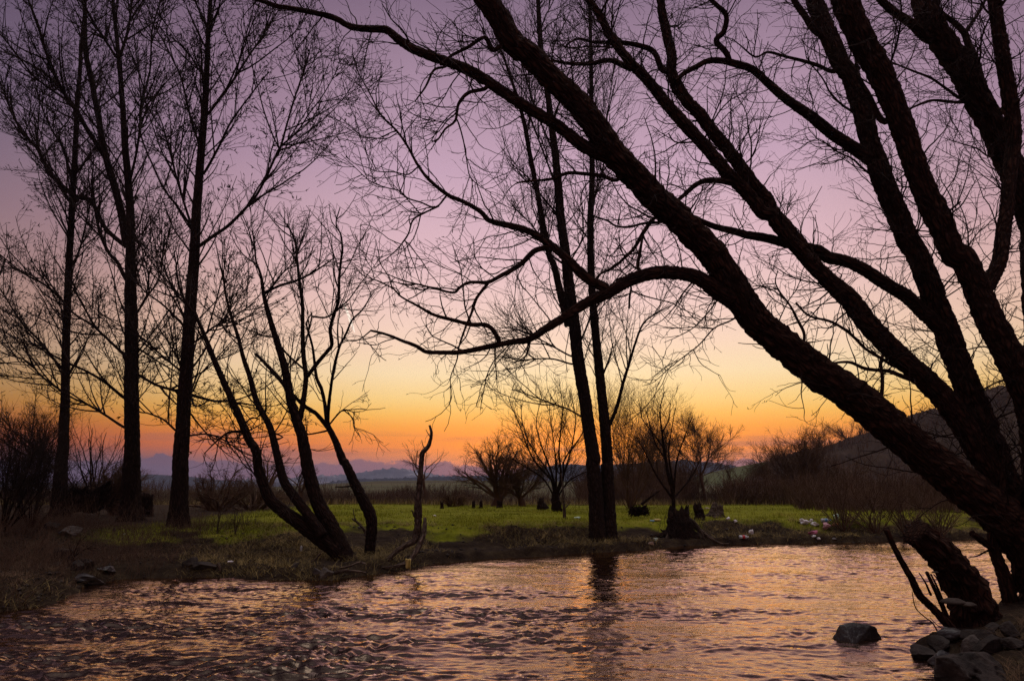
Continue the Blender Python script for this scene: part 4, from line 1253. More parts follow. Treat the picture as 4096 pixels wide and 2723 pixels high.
mass('thicket', belt(5200, -19, -3, 60, 76), 0.014, 'brown thicket of bare twigs along the far meadow edge', M_BRUSH, lambda x, y: 1.35 + 0.8 * vnoise(x * 0.12, y * 0.1, None, 8))
mass('thicket', belt(3600, -40, -19, 56, 74), 0.014, 'brown thicket behind the tall left trunks', M_BRUSH, lambda x, y: 1.9 + 0.8 * vnoise(x * 0.12, y * 0.1, None, 8))
mass('woodland', belt(4200, 5.5, 14.5, 66, 95), 0.016, 'dim woodland behind the twin trunks and the stump shoots', M_FARTWIG, lambda x, y: 3.4 + 1.8 * vnoise(x * 0.12, y * 0.08, None, 9))
mass('thicket', belt(3600, -3, 19, 62, 80), 0.014, 'low brown thicket right along the far side of the meadow', M_BRUSH, lambda x, y: 1.5 + 0.9 * vnoise(x * 0.14, y * 0.1, None, 9))
mass('hedge', belt(4200, 17, 24, 52, 70), 0.017, 'dark hedge at the foot of the green slope', M_BRUSH, lambda x, y: 1.9 + 0.6 * vnoise(x * 0.14, y * 0.1, None, 3))
mass('brushwood', belt(6500, 22, 38, 30, 50), 0.009, 'reddish brown brushwood filling the space before the dark hill', M_BRUSH, lambda x, y: 1.7 + 0.9 * vnoise(x * 0.16, y * 0.12, None, 4))


hill_o = [o for o in bpy.data.objects if o.name.startswith('hill') and o.data.materials[0] == M_ROCKHILL][0]
hv = np.zeros(len(hill_o.data.vertices) * 3, np.float32)
hill_o.data.vertices.foreach_get('co', hv)
hv = hv.reshape(420, 70, 3)
n = 5000
i_ = rng.random(n) * 418
j_ = rng.random(n) ** 0.7 * 38
i0, j0 = i_.astype(int), j_.astype(int)
fi, fj = (i_ - i0)[:, None], (j_ - j0)[:, None]
P0 = hv[i0, j0] * (1 - fi) * (1 - fj) + hv[i0 + 1, j0] * fi * (1 - fj) + hv[i0, j0 + 1] * (1 - fi) * fj + hv[i0 + 1, j0 + 1] * fi * fj
k = vnoise(P0[:, 0] * 0.06, P0[:, 1] * 0.06, None, 8) > 0.35 * (j_ / 40) - 0.25
P0 = P0[k].astype(float)
n = len(P0)
d = np.stack([rng.normal(size=n) * 0.3, rng.normal(size=n) * 0.3, np.ones(n)], 1)
PP = P0[:, None, :] + d[:, None, :] * np.linspace(-0.1, 1, 5)[None, :, None] * (1.5 + 2.5 * rng.random((n, 1, 1))) + rng.normal(size=(n, 5, 3)) * 0.15
RR = np.linspace(1.2, 0.5, 5)[None] * (0.035 + 0.03 * rng.random((n, 1)))
b = Buf()
tubes(b, PP, RR, 3)
l1 = spawn((PP, RR), 1.0, 0.15, 40, 1.2, 0.035, 0.02, 3, 0.05, 0.15, 0.3)
tubes(b, l1[0], l1[1], 3)
tag(b.build('scrub', M_BRUSH), 'brown scrub covering the slope of the dark hill', 'scrub', kind='stuff')


# ------------------------------------------------------------------ grass
def blades(name, X, Yv, Hh, wid, m, label, cat, lean=0.5, droop=0.25, S=3):
    n = len(X)
    Z = land(X, Yv)
    phi = rng.random(n) * 2 * math.pi
    out = np.stack([np.cos(phi), np.sin(phi), np.zeros(n)], 1)
    side = np.stack([-np.sin(phi), np.cos(phi), np.zeros(n)], 1)
    le = lean * rng.random(n)
    V = np.zeros((n, S + 1, 2, 3))
    for s in range(S + 1):
        q = s / S
        c = np.stack([X, Yv, Z - 0.02], 1) + out * (Hh * le * q + Hh * droop * q * q)[:, None]
        c[:, 2] += Hh * (q - droop * 0.7 * q * q)
        wq = wid * (1 - 0.85 * q)
        V[:, s, 0] = c - side * wq[:, None] if np.ndim(wq) else c - side * wq
        V[:, s, 1] = c + side * wq[:, None] if np.ndim(wq) else c + side * wq
    idx = np.arange(n * (S + 1) * 2).reshape(n, S + 1, 2)
    Q = np.stack([idx[:, :-1, 0], idx[:, :-1, 1], idx[:, 1:, 1], idx[:, 1:, 0]], -1).reshape(-1, 4)
    return tag(mesh_np(name, V.reshape(-1, 3), Q, None, m), label, cat, kind='stuff')


n = 260000
a = np.radians(-40 + 80 * rng.random(n))
Yv = 13 + 45 * rng.random(n) ** 1.7
X = Yv * np.tan(a)
_, gm, fmk, sm, dnm = land(X, Yv, True)
k = rng.random(n) < gm * (0.35 + 0.65 * (vnoise(X * 0.5, Yv * 0.5, None, 2) > -0.2))
X, Yv = X[k], Yv[k]
blades('meadow_grass', X, Yv, (0.05 + 0.09 * rng.random(len(X))) * (1 + 0.5 * vnoise(X * 0.8, Yv * 0.8, None, 6)), 0.006 + Yv * 0.0001, M_GRASS, 'short green grass of the meadow', 'grass', 0.6, 0.2, 2)


def tufts(n, test, per, r):
    a = np.radians(-40 + 80 * rng.random(n))
    Yv = 8 + 24 * rng.random(n)
    X = Yv * np.tan(a)
    k = test(X, Yv)
    X, Yv = X[k], Yv[k]
    X = np.repeat(X, per) + rng.normal(size=len(X) * per) * r
    Yv = np.repeat(Yv, per) + rng.normal(size=len(Yv) * per) * r
    return X, Yv


def on_bank(X, Yv):
    _, gm, fmk, sm, dnm = land(X, Yv, True)
    w = np.interp(X, BW[:, 0], BW[:, 1])
    return (sm > 0.05) & (sm < w * 1.12) & (dnm < -0.4) & (vnoise(X * 0.55, Yv * 0.55, None, 12) + 0.5 * rng.random(len(X)) > np.where((X > -6.5) & (X < -2.0), -0.35, np.where(X < -6.5, -0.25, 0.02)))


X, Yv = tufts(36000, on_bank, 10, 0.10)
lf = X < -6.9 + 0.5 * rng.normal(size=len(X))
blades('dead_grass', X[lf], Yv[lf], 0.06 + 0.22 * rng.random(lf.sum()) ** 1.6, 0.0045, M_LITTER, 'dark brown dead grass on the left shore', 'grass', 1.2, 0.8, 3)
X, Yv = X[~lf], Yv[~lf]
blades('dry_grass', X, Yv, 0.08 + 0.26 * rng.random(len(X)) ** 1.6, 0.0045, M_DRY, 'dry straw coloured grass tufts on the river bank', 'grass', 1.1, 0.7, 3)
X, Yv = tufts(16000, lambda X, Yv: (land(X, Yv, True)[3] > 0) & (land(X, Yv, True)[3] < 0.5) & (vnoise(X * 0.8, Yv * 0.8, None, 3) > -0.25) & (X > -7.5), 8, 0.08)
blades('dry_grass', X, Yv, 0.06 + 0.16 * rng.random(len(X)), 0.004, M_DRY, 'dry grass hanging over the waterline of the far bank', 'grass', 1.3, 0.9, 3)
n = 16000
X = 2.4 + 5.5 * rng.random(n)
Yv = 4.5 + 5.0 * rng.random(n)
dn = land(X, Yv, True)[4]
k = (dn > 0.25) & (vnoise(X * 1.6, Yv * 1.6, None, 5) > 0.05)
blades('dry_grass', X[k], Yv[k], 0.07 + 0.16 * rng.random(k.sum()), 0.003, M_LITTER, 'dry grass among the rocks of the near right bank', 'grass', 1.0, 0.7, 3)
# coarse dead stalks standing on the edge of the meadow
n = 9000
a = np.radians(-40 + 80 * rng.random(n))
Yv = 50 + 12 * rng.random(n)
blades('tall_dry_grass', Yv * np.tan(a), Yv, 0.3 + 0.5 * rng.random(n), 0.016, M_DRY, 'pale dry grass along the far edge of the meadow', 'grass', 0.5, 0.2, 2)

n = 9000
X = -13.5 + 6.5 * rng.random(n)
Yv = 9 + 11 * rng.random(n)
_, gm, fmk, sm, dnm = land(X, Yv, True)
k = (sm > 0.1) & (vnoise(X * 0.7, Yv * 0.7, None, 14) > 0.0)
mass('low_brush', (X[k], Yv[k]), 0.0035, 'low tangle of reddish brush on the left shore', M_BRUSH, lambda x, y: 0.40 + 0.25 * vnoise(x * 0.5, y * 0.5, None, 6))

# pale pebbles and litter of leaves over the bank
n = 5200
a = np.radians(-40 + 80 * rng.random(n))
Yv = 8 + 18 * rng.random(n)
X = Yv * np.tan(a)
_, gm, fmk, sm, dnm = land(X, Yv, True)
w = np.interp(X, BW[:, 0], BW[:, 1])
k = (sm > 0.0) & (sm < w * 1.15) & (dnm < -0.4)
X, Yv = X[k], Yv[k]
Z = land(X, Yv)
o8 = np.array([[1, 0, 0], [0, 1, 0], [-1, 0, 0], [0, -1, 0], [0, 0, 0.7], [0, 0, -0.7]])
T8 = np.array([[0, 1, 4], [1, 2, 4], [2, 3, 4], [3, 0, 4], [1, 0, 5], [2, 1, 5], [3, 2, 5], [0, 3, 5]])
sz = 0.012 + 0.05 * rng.random(len(X)) ** 3
V = o8[None] * sz[:, None, None] * (0.6 + 0.8 * rng.random((len(X), 6, 1))) + np.stack([X, Yv, Z + sz * 0.2], 1)[:, None]
T = (T8[None] + (np.arange(len(X)) * 6)[:, None, None]).reshape(-1, 3)
tag(mesh_np('pebbles', V.reshape(-1, 3), None, T, M_ROCK, smooth=False), 'scattered pebbles and crumbs of earth on the bank', 'pebbles', kind='stuff')


# ------------------------------------------------------------------ rocks
def rock_mesh(w, d, h, seed, cuts=15, rough=0.15, pits=0.0):
    """a stone with flat broken faces"""
    r = np.random.default_rng(seed)
    import bmesh
    bm = bmesh.new()
    bmesh.ops.create_icosphere(bm, subdivisions=5, radius=1.0)
    bm.verts.ensure_lookup_table()
    V = np.array([v.co[:] for v in bm.verts])
    T = np.array([[v.index for v in f.verts] for f in bm.faces])
    bm.free()
    for k in range(cuts):
        n = r.normal(size=3)
        n /= np.linalg.norm(n)
        c = 0.36 + 0.36 * r.random()
        q = V @ n
        V = V - np.maximum(q - c, 0)[:, None] * n * 0.92
    V = V * (1 + rough * fbm(V[:, 0] * 2 + seed, V[:, 1] * 2, V[:, 2] * 2, 5, seed, 0.6))[:, None]
    if pits:
        p = vnoise(V[:, 0] * 7 + seed, V[:, 1] * 7, V[:, 2] * 7, 3)
        V = V * (1 - pits * np.maximum(p - 0.25, 0))[:, None]
    V = V - (V.max(0) + V.min(0)) / 2
    V = V / (V.max(0) - V.min(0))
    return V * np.array([w, d, h]), T


RK = 0


def rock(label, box, m=None, pits=0.0, depthk=0.8, sink=0.25, group=None, rot=0.0, level=None):
    """box: tile x0,y0,x1,y1 of the stone in the photograph"""
    global RK
    RK += 1
    t_, c = box.replace(' ', ',').split(',', 1)
    x0, y0, x1, y1 = [float(v) for v in c.split(',')]
    P = px('%s %f,%f %f,%f %f,%f' % (t_, (x0 + x1) / 2, y1, x0, y1, x1, y0))
    B = hit(P[:1])[0] if level is None else on_level(P[:1], level)[0]
    k = B[1] / FPX
    w = abs(P[2, 0] - P[1, 0]) * k
    h = abs(P[1, 1] - P[2, 1]) * k * 1.05
    h = max(h * 0.85, 0.25 * w)
    V, T = rock_mesh(w, w * depthk, h * (1 + sink), 100 + RK * 3, pits=pits)
    ca, sa = math.cos(rot), math.sin(rot)
    V[:, 0], V[:, 2] = V[:, 0] * ca - V[:, 2] * sa, V[:, 0] * sa + V[:, 2] * ca
    base = B + np.array([0, w * depthk * 0.35, 0])
    V = V + base + np.array([0, 0, h * (0.5 - sink * 0.5)])
    return tag(mesh_np('rock', V, None, T, m or M_ROCK, None, True, base), label, 'rock', group)


GN, GL = 'rocks at the foot of the willow', 'rocks on the left shore'
B_ = rock('smooth wet boulder alone in the river, highest at its left end', 'b3 505,1165 870,1300', M_WETROCK, sink=0.9, level=0.0, rot=-0.16, depthk=0.6)
rock('big pitted boulder at the bottom edge of the near bank', 'b3 1290,1400 1790,1640', M_ROCK, pits=0.5, group=GN)
rock('reddish brown flat stone against the cut willow stump', 'b3 1255,1195 1430,1300', M_WETROCK, group=GN)
rock('low grey stone reaching farthest into the water', 'b3 1060,1325 1260,1410', M_ROCK, group=GN, depthk=1.0)
rock('pale stone with a rounded top between low grey stone and stump', 'b3 1200,1260 1335,1370', M_ROCK, group=GN)
rock('upright pale wedge shaped stone behind the big pitted boulder', 'b3 1420,1250 1555,1400', M_SLAB, group=GN, depthk=0.6)
rock('long grey slab lying behind the upright pale stone', 'b3 1440,1200 1680,1290', M_ROCK, group=GN)
rock('sloping slab right of the upright pale stone', 'b3 1510,1250 1750,1370', M_ROCK, group=GN, rot=0.2)
rock('small stone tucked under the willow roots', 'b3 1585,1160 1690,1210', M_ROCK, group=GN)
rock('grey block at the right edge under the willow', 'b3 1720,1155 1850,1280', M_ROCK, group=GN)
rock('flat stone at the right edge below the grey block', 'b3 1735,1270 1880,1350', M_ROCK, group=GN)
rock('dark wet stone at the water below the low grey stone', 'b3 1190,1360 1350,1460', M_WETROCK, group=GN)
rock('large tilted slab near the leafless shrub on the left shore', 'b0 330,610 485,710', M_ROCK, group=GL, rot=-0.25)
rock('angular stone on the left shore, left of its lighter neighbour', 'b0 505,700 590,770', M_ROCK, group=GL)
rock('lighter stone on the left shore touching the angular one', 'b0 555,690 665,755', M_ROCK, group=GL)
rock('rounded stone at the waterline of the left shore', 'b0 675,745 800,800', M_WETROCK, group=GL)
rock('broad low stone half in the water at the left', 'b0 500,800 705,880', M_WETROCK, group=GL, depthk=1.0)
rock('pale slab lying below the thinnest tall trunk', 'b0 380,455 535,525', M_SLAB, group=GL)
rock('dull stone behind the pale slab on the left bank', 'b0 300,420 400,490', M_ROCK, group=GL)
rock('little stone between the tilted slab and the angular one', 'b0 375,722 430,750', M_ROCK, group=GL)
rock('grey stone in the undercut below the third tall trunk', 'b0 1295,685 1400,755', M_ROCK, group='rocks below the third tall trunk')
rock('long flat stone at the waterline below the third tall trunk', 'b0 1345,715 1535,785', M_ROCK, group='rocks below the third tall trunk')
rock('whitish stone at the waterline under the leaning clump', 'b1 435,755 545,835', M_SLAB)
rock('small grey stone on the bank left of the whitish one', 'b1 245,725 300,760', M_ROCK)
rock('dark stone just left of the whitish one', 'b1 400,750 460,810', M_WETROCK)


# ------------------------------------------------------------------ stumps
def ragged(buf, P, r, sides, seed, top=0.12, amp=0.22, flare=0.25):
    """a broken stump: bark tube whose rim ends in splinters"""
    L = np.linalg.norm(np.diff(P, axis=0), axis=1).sum()
    n = 22
    P, r = resample(P, n, r)
    S, A = np.meshgrid(np.linspace(0, 1, n), np.arange(sides) * 2 * math.pi / sides, indexing='ij')
    R = r[:, None] * (1 + amp * (1 - np.abs(vnoise(np.cos(A) * 3 + seed, np.sin(A) * 3, S * 2, seed))) - amp * 0.5 + 0.5 * amp * vnoise(np.cos(A) * 6, np.sin(A) * 6 + seed, S * 7, seed + 1))
    R = R * (1 + flare * np.exp(-S * 6) * (0.6 + 0.6 * np.cos(A * 4 + seed)))
    off = buf.n
    tubes(buf, P[None], R[None], sides, ref=(0, 1, 0))
    V = buf.V[-1].reshape(n, sides, 3)
    V[-1] += np.array([0, 0, 1.0]) * top * (0.2 + np.abs(vnoise(np.arange(sides) * 1.7 + seed, np.zeros(sides), None, seed)) * 1.6)[:, None]
    V[-2] += np.array([0, 0, 1.0]) * top * 0.3 * rng.random(sides)[:, None]
    c = P[-1] - np.array([0, 0, L * 0.25])
    buf.V[-1] = np.concatenate([V.reshape(-1, 3), c[None]])
    buf.C[-1] = np.concatenate([buf.C[-1], [[0, 0, 0]]])
    last = off + (n - 1) * sides
    buf.T.append(np.array([[last + k, last + (k + 1) % sides, off + n * sides] for k in range(sides)]))
    buf.n += 1


def stump(label, path, w, depth=None, seed=1, roots=0, top=0.1, m=None, group=None, rl=0.9, name='stump', base=None):
    p = px(path)
    B = hit(p[:1])[0] if base is None else base
    Y = B[1] if depth is None else depth
    P, r = traced(path, w, Y)
    t = thing(name, label, 'stump', B, group)
    b = Buf()
    ragged(b, P, r, 26, seed, top)
    b.build('bole', m or M_DEAD, t, B)
    for k in range(roots):
        a = rng.random() * 2 * math.pi
        q = np.linspace(0, 1, 12)
        R0 = r[0]
        X = B[0] + np.cos(a + 0.5 * q * rng.normal()) * (R0 * 0.5 + q * rl)
        Yy = B[1] + np.sin(a) * (R0 * 0.5 + q * rl) - 0.15 * q
        Z = np.maximum(land(X, Yy), -0.1) + 0.25 * R0 * (1 - q) ** 2 + 0.03
        b = Buf()
        bark_tube(b, np.stack([X, Yy, Z], 1), np.linspace(R0 * 0.28, 0.015, 12), 8, 0.06, 0.15, 0.1, seed + k)
        b.build('root', m or M_DEAD, t, B)
    return t, B, P, r


t, B, P, r = stump('big broken stump right of the twin trunks, roots spilling to the water', 'b2 1215,540 1207,490 1202,430 1198,375', [118, 104, 96, 78], seed=3, roots=2, top=0.2, m=M_ALDER)
for path, w in [('b2 1290,440 1340,480 1420,540 1500,580 1560,580', [22, 18, 12, 5]), ('b2 1300,500 1360,560 1420,600 1460,610', [20, 14, 6]), ('b2 1130,520 1100,570 1050,610', [24, 18, 8]), ('b2 1270,400 1330,450 1390,560', [16, 12, 6])]:
    Pq, rq = traced(path, w, [B[1] - 0.1, B[1] - 0.45])
    b = Buf()
    bark_tube(b, Pq, rq, 9, 0.05, 0.15, 0.08, 5)
    b.build('root', M_DEAD, t, B)
b = Buf()
n = 170
q = rng.random(n)
S0 = np.stack([P[0, 0] + rng.normal(size=n) * 0.32, P[0, 1] - 0.3 + rng.normal(size=n) * 0.15, B[2] + 0.15 + 0.75 * q], 1)
d = np.stack([rng.normal(size=n) * 0.5, rng.normal(size=n) * 0.3 - 0.2, -0.9 * np.ones(n)], 1)
PP = S0[:, None, :] + d[:, None, :] * (np.linspace(0, 1, 5)[None, :, None] ** 1.0) * (0.35 + 0.3 * rng.random((n, 1, 1))) + rng.normal(size=(n, 5, 3)) * 0.02
tubes(b, PP, np.full((n, 5), 0.004), 3)
b.build('root_hair', M_TWIG, t, B)
stump('small crooked stump right of the big broken one', 'b2 1350,410 1345,360 1330,320', [40, 36, 34], seed=5, top=0.12, m=M_ALDER)
stump('stump under hanging debris right of the small crooked one', 'b2 1465,395 1470,350 1480,315', [64, 56, 40], seed=7, top=0.1, m=M_DEAD)
stump('weathered grey stump leaning against the second tall trunk', 'b0 1035,385 1040,320 1045,255', [58, 52, 56], seed=9, top=0.14, m=M_ALDER)
stump('dark broken stump just left of the pollard bole', 'b2 222,340 214,312 206,285', [48, 40, 26], seed=11, top=0.15, m=M_ALDER)
for x, y, w_, lab in [(1335, 328, 16, 'short post like stump at the far meadow edge, nearest the sparse thin tree'), (1562, 326, 15, 'short post like stump at the far meadow edge, left one of a close pair'),
                      (1616, 326, 16, 'short post like stump at the far meadow edge, right one of a close pair'), (1750, 322, 26, 'thicker stump at the far meadow edge under the broad leaning tree')]:
    stump(lab, 'b1 %d,%d %d,%d %d,%d' % (x, y + 3, x + 1, y - 16, x, y - 38), [w_, w_ * 0.8, w_ * 0.8], seed=x, top=0.1, m=M_ALDER, group='stumps along the far meadow edge')


def root_plate(label, c, w, h, n, seed, path=None, pw=None):
    """an uprooted stump: a lump of roots and earth bristling with root ends"""
    p = px(c)
    B = hit(p)[0]
    k = B[1] / FPX
    Wm, Hm = w * k * 0.5568, h * k * 0.5568
    t = thing('uprooted_stump', label, 'stump', B)
    V, T = rock_mesh(Wm * 0.62, Wm * 0.4, Hm * 0.62, seed, 3, 0.6)
    b = Buf()
    b.add(V + B + np.array([0, 0, Hm * 0.42]), None, T)
    b.build('root_ball', M_ALDER, t, B)
    b = Buf()
    a = rng.random(n) * math.pi * 2
    e = rng.random(n) * 1.3 - 0.3
    d = np.stack([np.cos(a) * np.cos(e), 0.6 * np.sin(a) * np.cos(e), np.sin(e)], 1)
    PP = np.zeros((n, 7, 3))
    PP[:, 0] = B + np.array([0, 0, Hm * 0.42]) + d * np.array([Wm * 0.3, Wm * 0.18, Hm * 0.32])
    for s in range(6):
        d = d + rng.normal(size=(n, 3)) * 0.35
        d[:, 2] -= 0.08
        d /= np.linalg.norm(d, axis=1, keepdims=True)
        PP[:, s + 1] = PP[:, s] + d * (0.025 + 0.05 * rng.random((n, 1))) * Wm * 0.9
    R = np.linspace(1, 0.3, 7)[None] * (0.006 + 0.03 * rng.random(n) ** 3)[:, None]
    PP[:, :, 2] = np.maximum(PP[:, :, 2], B[2] - 0.05)
    tubes(b, PP, R, 5)
    b.build('roots', M_ALDER, t, B)
    if path:
        Pq, rq = traced(path, pw, B[1])
        b = Buf()
        bark_tube(b, Pq, rq, 8, 0.06, 0.12, 0.08, 3)
        b.build('broken_limb', M_ALDER, t, B)
    return t


root_plate('large dark uprooted stump between the first and second tall trunks', 'b0 620,395', 430, 235, 520, 41, 'b0 640,290 700,210 770,150 800,128', [30, 26, 20, 16])
root_plate('clump of washed up roots on the meadow between twin trunks and big stump', 'b2 912,400', 150, 95, 320, 43, 'b2 930,300 990,250 1060,200', [14, 9, 5])

# the cut stump leaning over the water at the willow's foot
B = hit('b3 1480,1190')[0]
Y = B[1]
t = thing('cut_stump', 'thick sawn off willow stump leaning out over the river', 'stump', B)
b = Buf()
Pq, rq = traced('b3 1510,1260 1500,1180 1480,1050 1425,900 1330,760 1200,620 1050,490', [190, 172, 150, 132, 124, 116, 108], [Y + 0.25, Y + 0.1, Y - 0.1])
P2, r2 = bark_tube(b, Pq, rq, 40, 0.016, 0.24, 0.07, 77, 0.0, cap=True)
bole = b.build('bole', M_WILLOW, t, B)
for box, nm in [('b3 1275,985 1430,1025', 0), ('b3 1400,1010 1505,1035', 1), ('b3 1185,775 1230,800', 2)]:
    q = px(box)
    c = at(q.mean(0)[None], Y - 0.42 - 0.05 * nm)[0]
    wv = abs(q[1, 0] - q[0, 0]) * Y / FPX
    a = np.linspace(0, 2 * math.pi, 33)[:-1]
    rad = [0.0, 0.5, 0.85, 1.0, 0.9, 0.4, 0.0]
    zz = [0.16, 0.14, 0.07, 0.0, -0.05, -0.09, -0.10]
    V = np.array([[np.cos(k) * rr * wv * 0.5 * (1 + 0.06 * math.sin(5 * k)), np.sin(k) * rr * wv * 0.45 + wv * 0.2, z * wv] for rr, z in zip(rad, zz) for k in a]) + c
    idx = np.arange(7 * 32).reshape(7, 32)
    Q = np.stack([idx[:-1], np.roll(idx[:-1], -1, 1), np.roll(idx[1:], -1, 1), idx[1:]], -1).reshape(-1, 4)
    f = mesh_np('bracket_fungus', V, Q, None, M_FUNGUS, t, True, B)
for path, w, dd in [('b3 1345,1225 1280,1150 1190,1050 1090,950 1030,830 950,690 890,570 850,475', [36, 34, 30, 30, 26, 22, 20, 24], (0.0, -0.5)),
                    ('b3 1290,1120 1240,1000 1180,870 1140,785', [20, 18, 15, 13], (0.0, -0.2)), ('b3 1260,1000 1210,880 1170,800', [10, 8, 6], (0.0, -0.1)),
                    ('b3 1170,950 1130,860 1085,790', [10, 7, 4], (-0.1, -0.2)), ('b3 1250,920 1225,850 1190,800', [8, 6, 4], (0.0, 0.0)), ('b3 1245,1275 1190,1160 1130,1110 1060,1040 1035,925', [6, 5, 4, 3], (-0.1, -0.3)),
                    ('b3 1265,1200 1210,1160 1165,1110', [4, 2], (-0.2, -0.2))]:
    Pq, rq = traced(path, w, [Y + dd[0] - 0.1, Y + dd[1] - 0.1])
    b = Buf()
    bark_tube(b, Pq, rq, 12, 0.03, 0.16, 0.1, 31)
    b.build('side_shoot', M_WILLOW, t, B)

# broken dead stems in front of the willow's foot, at the right edge
B = hit('b3 1720,985')[0]
Y = B[1] - 0.7
t = Tree('broken_tree', 'crooked dead stem rising before the willow base with a pale broken elbow', 'dead stem', B, None, M_WILLOW, M_WTWIG)
t.stem('b3 1745,1010 1720,900 1690,790 1650,690 1620,600 1612,500 1635,445 1700,385 1770,290 1850,190 1920,100', [60, 58, 52, 46, 42, 36, 34, 34, 34, 36, 38], [Y, Y - 0.1], sides=14, step=0.03, amp=0.18)
t.limb('b3 1668,400 1672,300 1685,150 1690,0; t7 1430,1400 1440,1250', [26, 26, 24, 20], [Y - 0.05, Y], part='stem', sides=10, step=0.04)
t.limb('b3 1610,610 1560,580 1510,540 1465,505', [26, 26, 24], [Y, Y - 0.3], part='broken_branch', sides=10)
t.limb('b3 1600,625 1560,640 1500,670 1440,680', [10, 7, 3], [Y, Y - 0.3], part='broken_branch', sides=6)
t.limb('b3 1790,900 1780,780 1740,660', [22, 18, 10], [Y, Y], part='stem', sides=8)
t.limb('b3 1720,900 1780,800 1830,700', [30, 26, 20], [Y, Y + 0.2], part='stem', sides=8)

# driftwood at the foot of the leaning clump
GD = 'driftwood under the leaning clump'
for lab, path, w in [('long bent driftwood branch lying along the waterline', 'b1 560,790 640,775 720,780 790,790', [14, 12, 10, 8]), ('forked driftwood stick leaning at the waterline', 'b1 600,760 680,740 740,715 790,725', [10, 8, 6]),
                     ('short driftwood stick propped at the left of the clump', 'b1 395,720 430,690 465,650', [10, 8, 6]), ('curved driftwood root hanging to the water', 'b1 540,690 570,720 600,760', [12, 9, 6]),
                     ('pale stick standing in the water below the third trunk', 'b0 1565,720 1580,745 1588,795', [14, 12, 8]), ('bare pale branch lying over the long flat stone', 'b0 1370,690 1440,705 1540,720', [10, 8, 5])]:
    p0 = px(path)
    B = hit(p0[-1:] if 'pale stick' in lab else p0[:1])[0]
    Pq, rq = traced(path, w, B[1] - 0.05)
    b = Buf()
    bark_tube(b, Pq, rq, 8, 0.03, 0.15, 0.1, 9)
    tag(b.build('driftwood', M_DEAD, None, B), lab, 'driftwood', GD)


# ------------------------------------------------------------------ litter
def plain(name, c, rough=0.4, spec=0.5):
    m, g, p = mat(name, rough, spec)
    co = coords(g)
    n = g.noise(co, 9.0, 4.0, 0.6)
    g.link(g.ramp(n, [(0.3, tuple(v * 0.7 for v in c)), (0.7, c)]), p.inputs['Base Color'])
    return m


MP = {k: plain('plastic_' + k, c) for k, c in dict(white=(0.75, 0.75, 0.74), clear=(0.5, 0.55, 0.56), yellow=(0.62, 0.5, 0.16), blue=(0.16, 0.38, 0.62), pink=(0.55, 0.3, 0.33), red=(0.5, 0.03, 0.04), mint=(0.5, 0.68, 0.58), orange=(0.5, 0.18, 0.05), card=(0.35, 0.26, 0.18), rose=(0.45, 0.12, 0.2)).items()}


def box_at(box):
    t_, c = box.replace(' ', ',').split(',', 1)
    x0, y0, x1, y1 = [float(v) for v in c.split(',')]
    P = px('%s %f,%f %f,%f %f,%f' % (t_, (x0 + x1) / 2, y1, x0, y1, x1, y0))
    B = hit(P[:1])[0]
    k = B[1] / FPX
    return B, abs(P[2, 0] - P[1, 0]) * k, abs(P[1, 1] - P[2, 1]) * k


def bottle(label, box, body, cap, band=None, rot=0.0, up=False, group='plastic litter on the far bank'):
    B, w, h = box_at(box)
    L = max(w, h)
    r = L * 0.17
    t = thing('plastic_bottle', label, 'bottle', B, group)

    def ring(z, q):
        P = np.stack([np.zeros(len(z)), np.zeros(len(z)), np.array(z) * L], 1)
        return P, np.array(q) * r

    def make(name, z, q, m, par):
        b = Buf()
        P, R = ring(z, q)
        tubes(b, P[None], R[None], 14, ref=(0, 1, 0), cap=True)
        V = np.concatenate(b.V)
        if not up:
            V = np.stack([V[:, 2] - L / 2, V[:, 1], V[:, 0] + r], 1)
            V = np.stack([V[:, 0] * math.cos(rot) - V[:, 1] * math.sin(rot), V[:, 0] * math.sin(rot) + V[:, 1] * math.cos(rot), V[:, 2]], 1)
        o = mesh_np(name, V, np.concatenate(b.Q), np.concatenate(b.T), m, par)
        return o
    make('body', [0, 0.02, 0.06, 0.2, 0.4, 0.62, 0.74, 0.84, 0.88], [0.7, 0.95, 1, 0.98, 0.94, 1, 0.9, 0.45, 0.36], MP[body], t)
    make('cap', [0.875, 0.88, 0.955, 0.96], [0.3, 0.42, 0.42, 0.3], MP[cap], t)
    if band:
        make('label', [0.28, 0.281, 0.55, 0.551], [0.99, 1.03, 1.03, 0.99], MP[band], t)
    return t


BG_ = 0


def crumple(name, label, cat, box, m, flat=0.5, group='plastic litter on the far bank'):
    global BG_
    BG_ += 1
    B, w, h = box_at(box)
    V, T = rock_mesh(w, w * 0.6, max(h, w * 0.25), 500 + BG_, 9, 0.55)
    f = fbm(V[:, 0] / w * 6, V[:, 1] / w * 6, V[:, 2] / w * 6, 3, BG_)
    V = V * (1 + 0.25 * f)[:, None] + B + np.array([0, 0, max(h, w * 0.25) * 0.42])
    return tag(mesh_np(name, V, None, T, m, None, False, B), label, cat, group)


def cup(label, box, m):
    B, w, h = box_at(box)
    b = Buf()
    r = w * 0.42
    P = np.array([[0, 0, 0], [0, 0, 0.002], [0, 0, w * 0.5], [0, 0, w], [0, 0, w * 0.98], [0, 0, w * 0.1]]) + [0, 0, 0.01]
    tubes(b, P[None], np.array([[0.02, 0.7, 0.85, 1.0, 0.94, 0.6]]) * r, 16, ref=(0, 1, 0))
    V = np.concatenate(b.V)
    c, s = math.cos(1.1), math.sin(1.1)
    V = np.stack([V[:, 0] * c + V[:, 2] * s, V[:, 1], -V[:, 0] * s + V[:, 2] * c + r * 0.7], 1)
    return tag(mesh_np('plastic_cup', V + B, np.concatenate(b.Q), None, m, None, True, B), label, 'cup', 'plastic litter on the far bank')


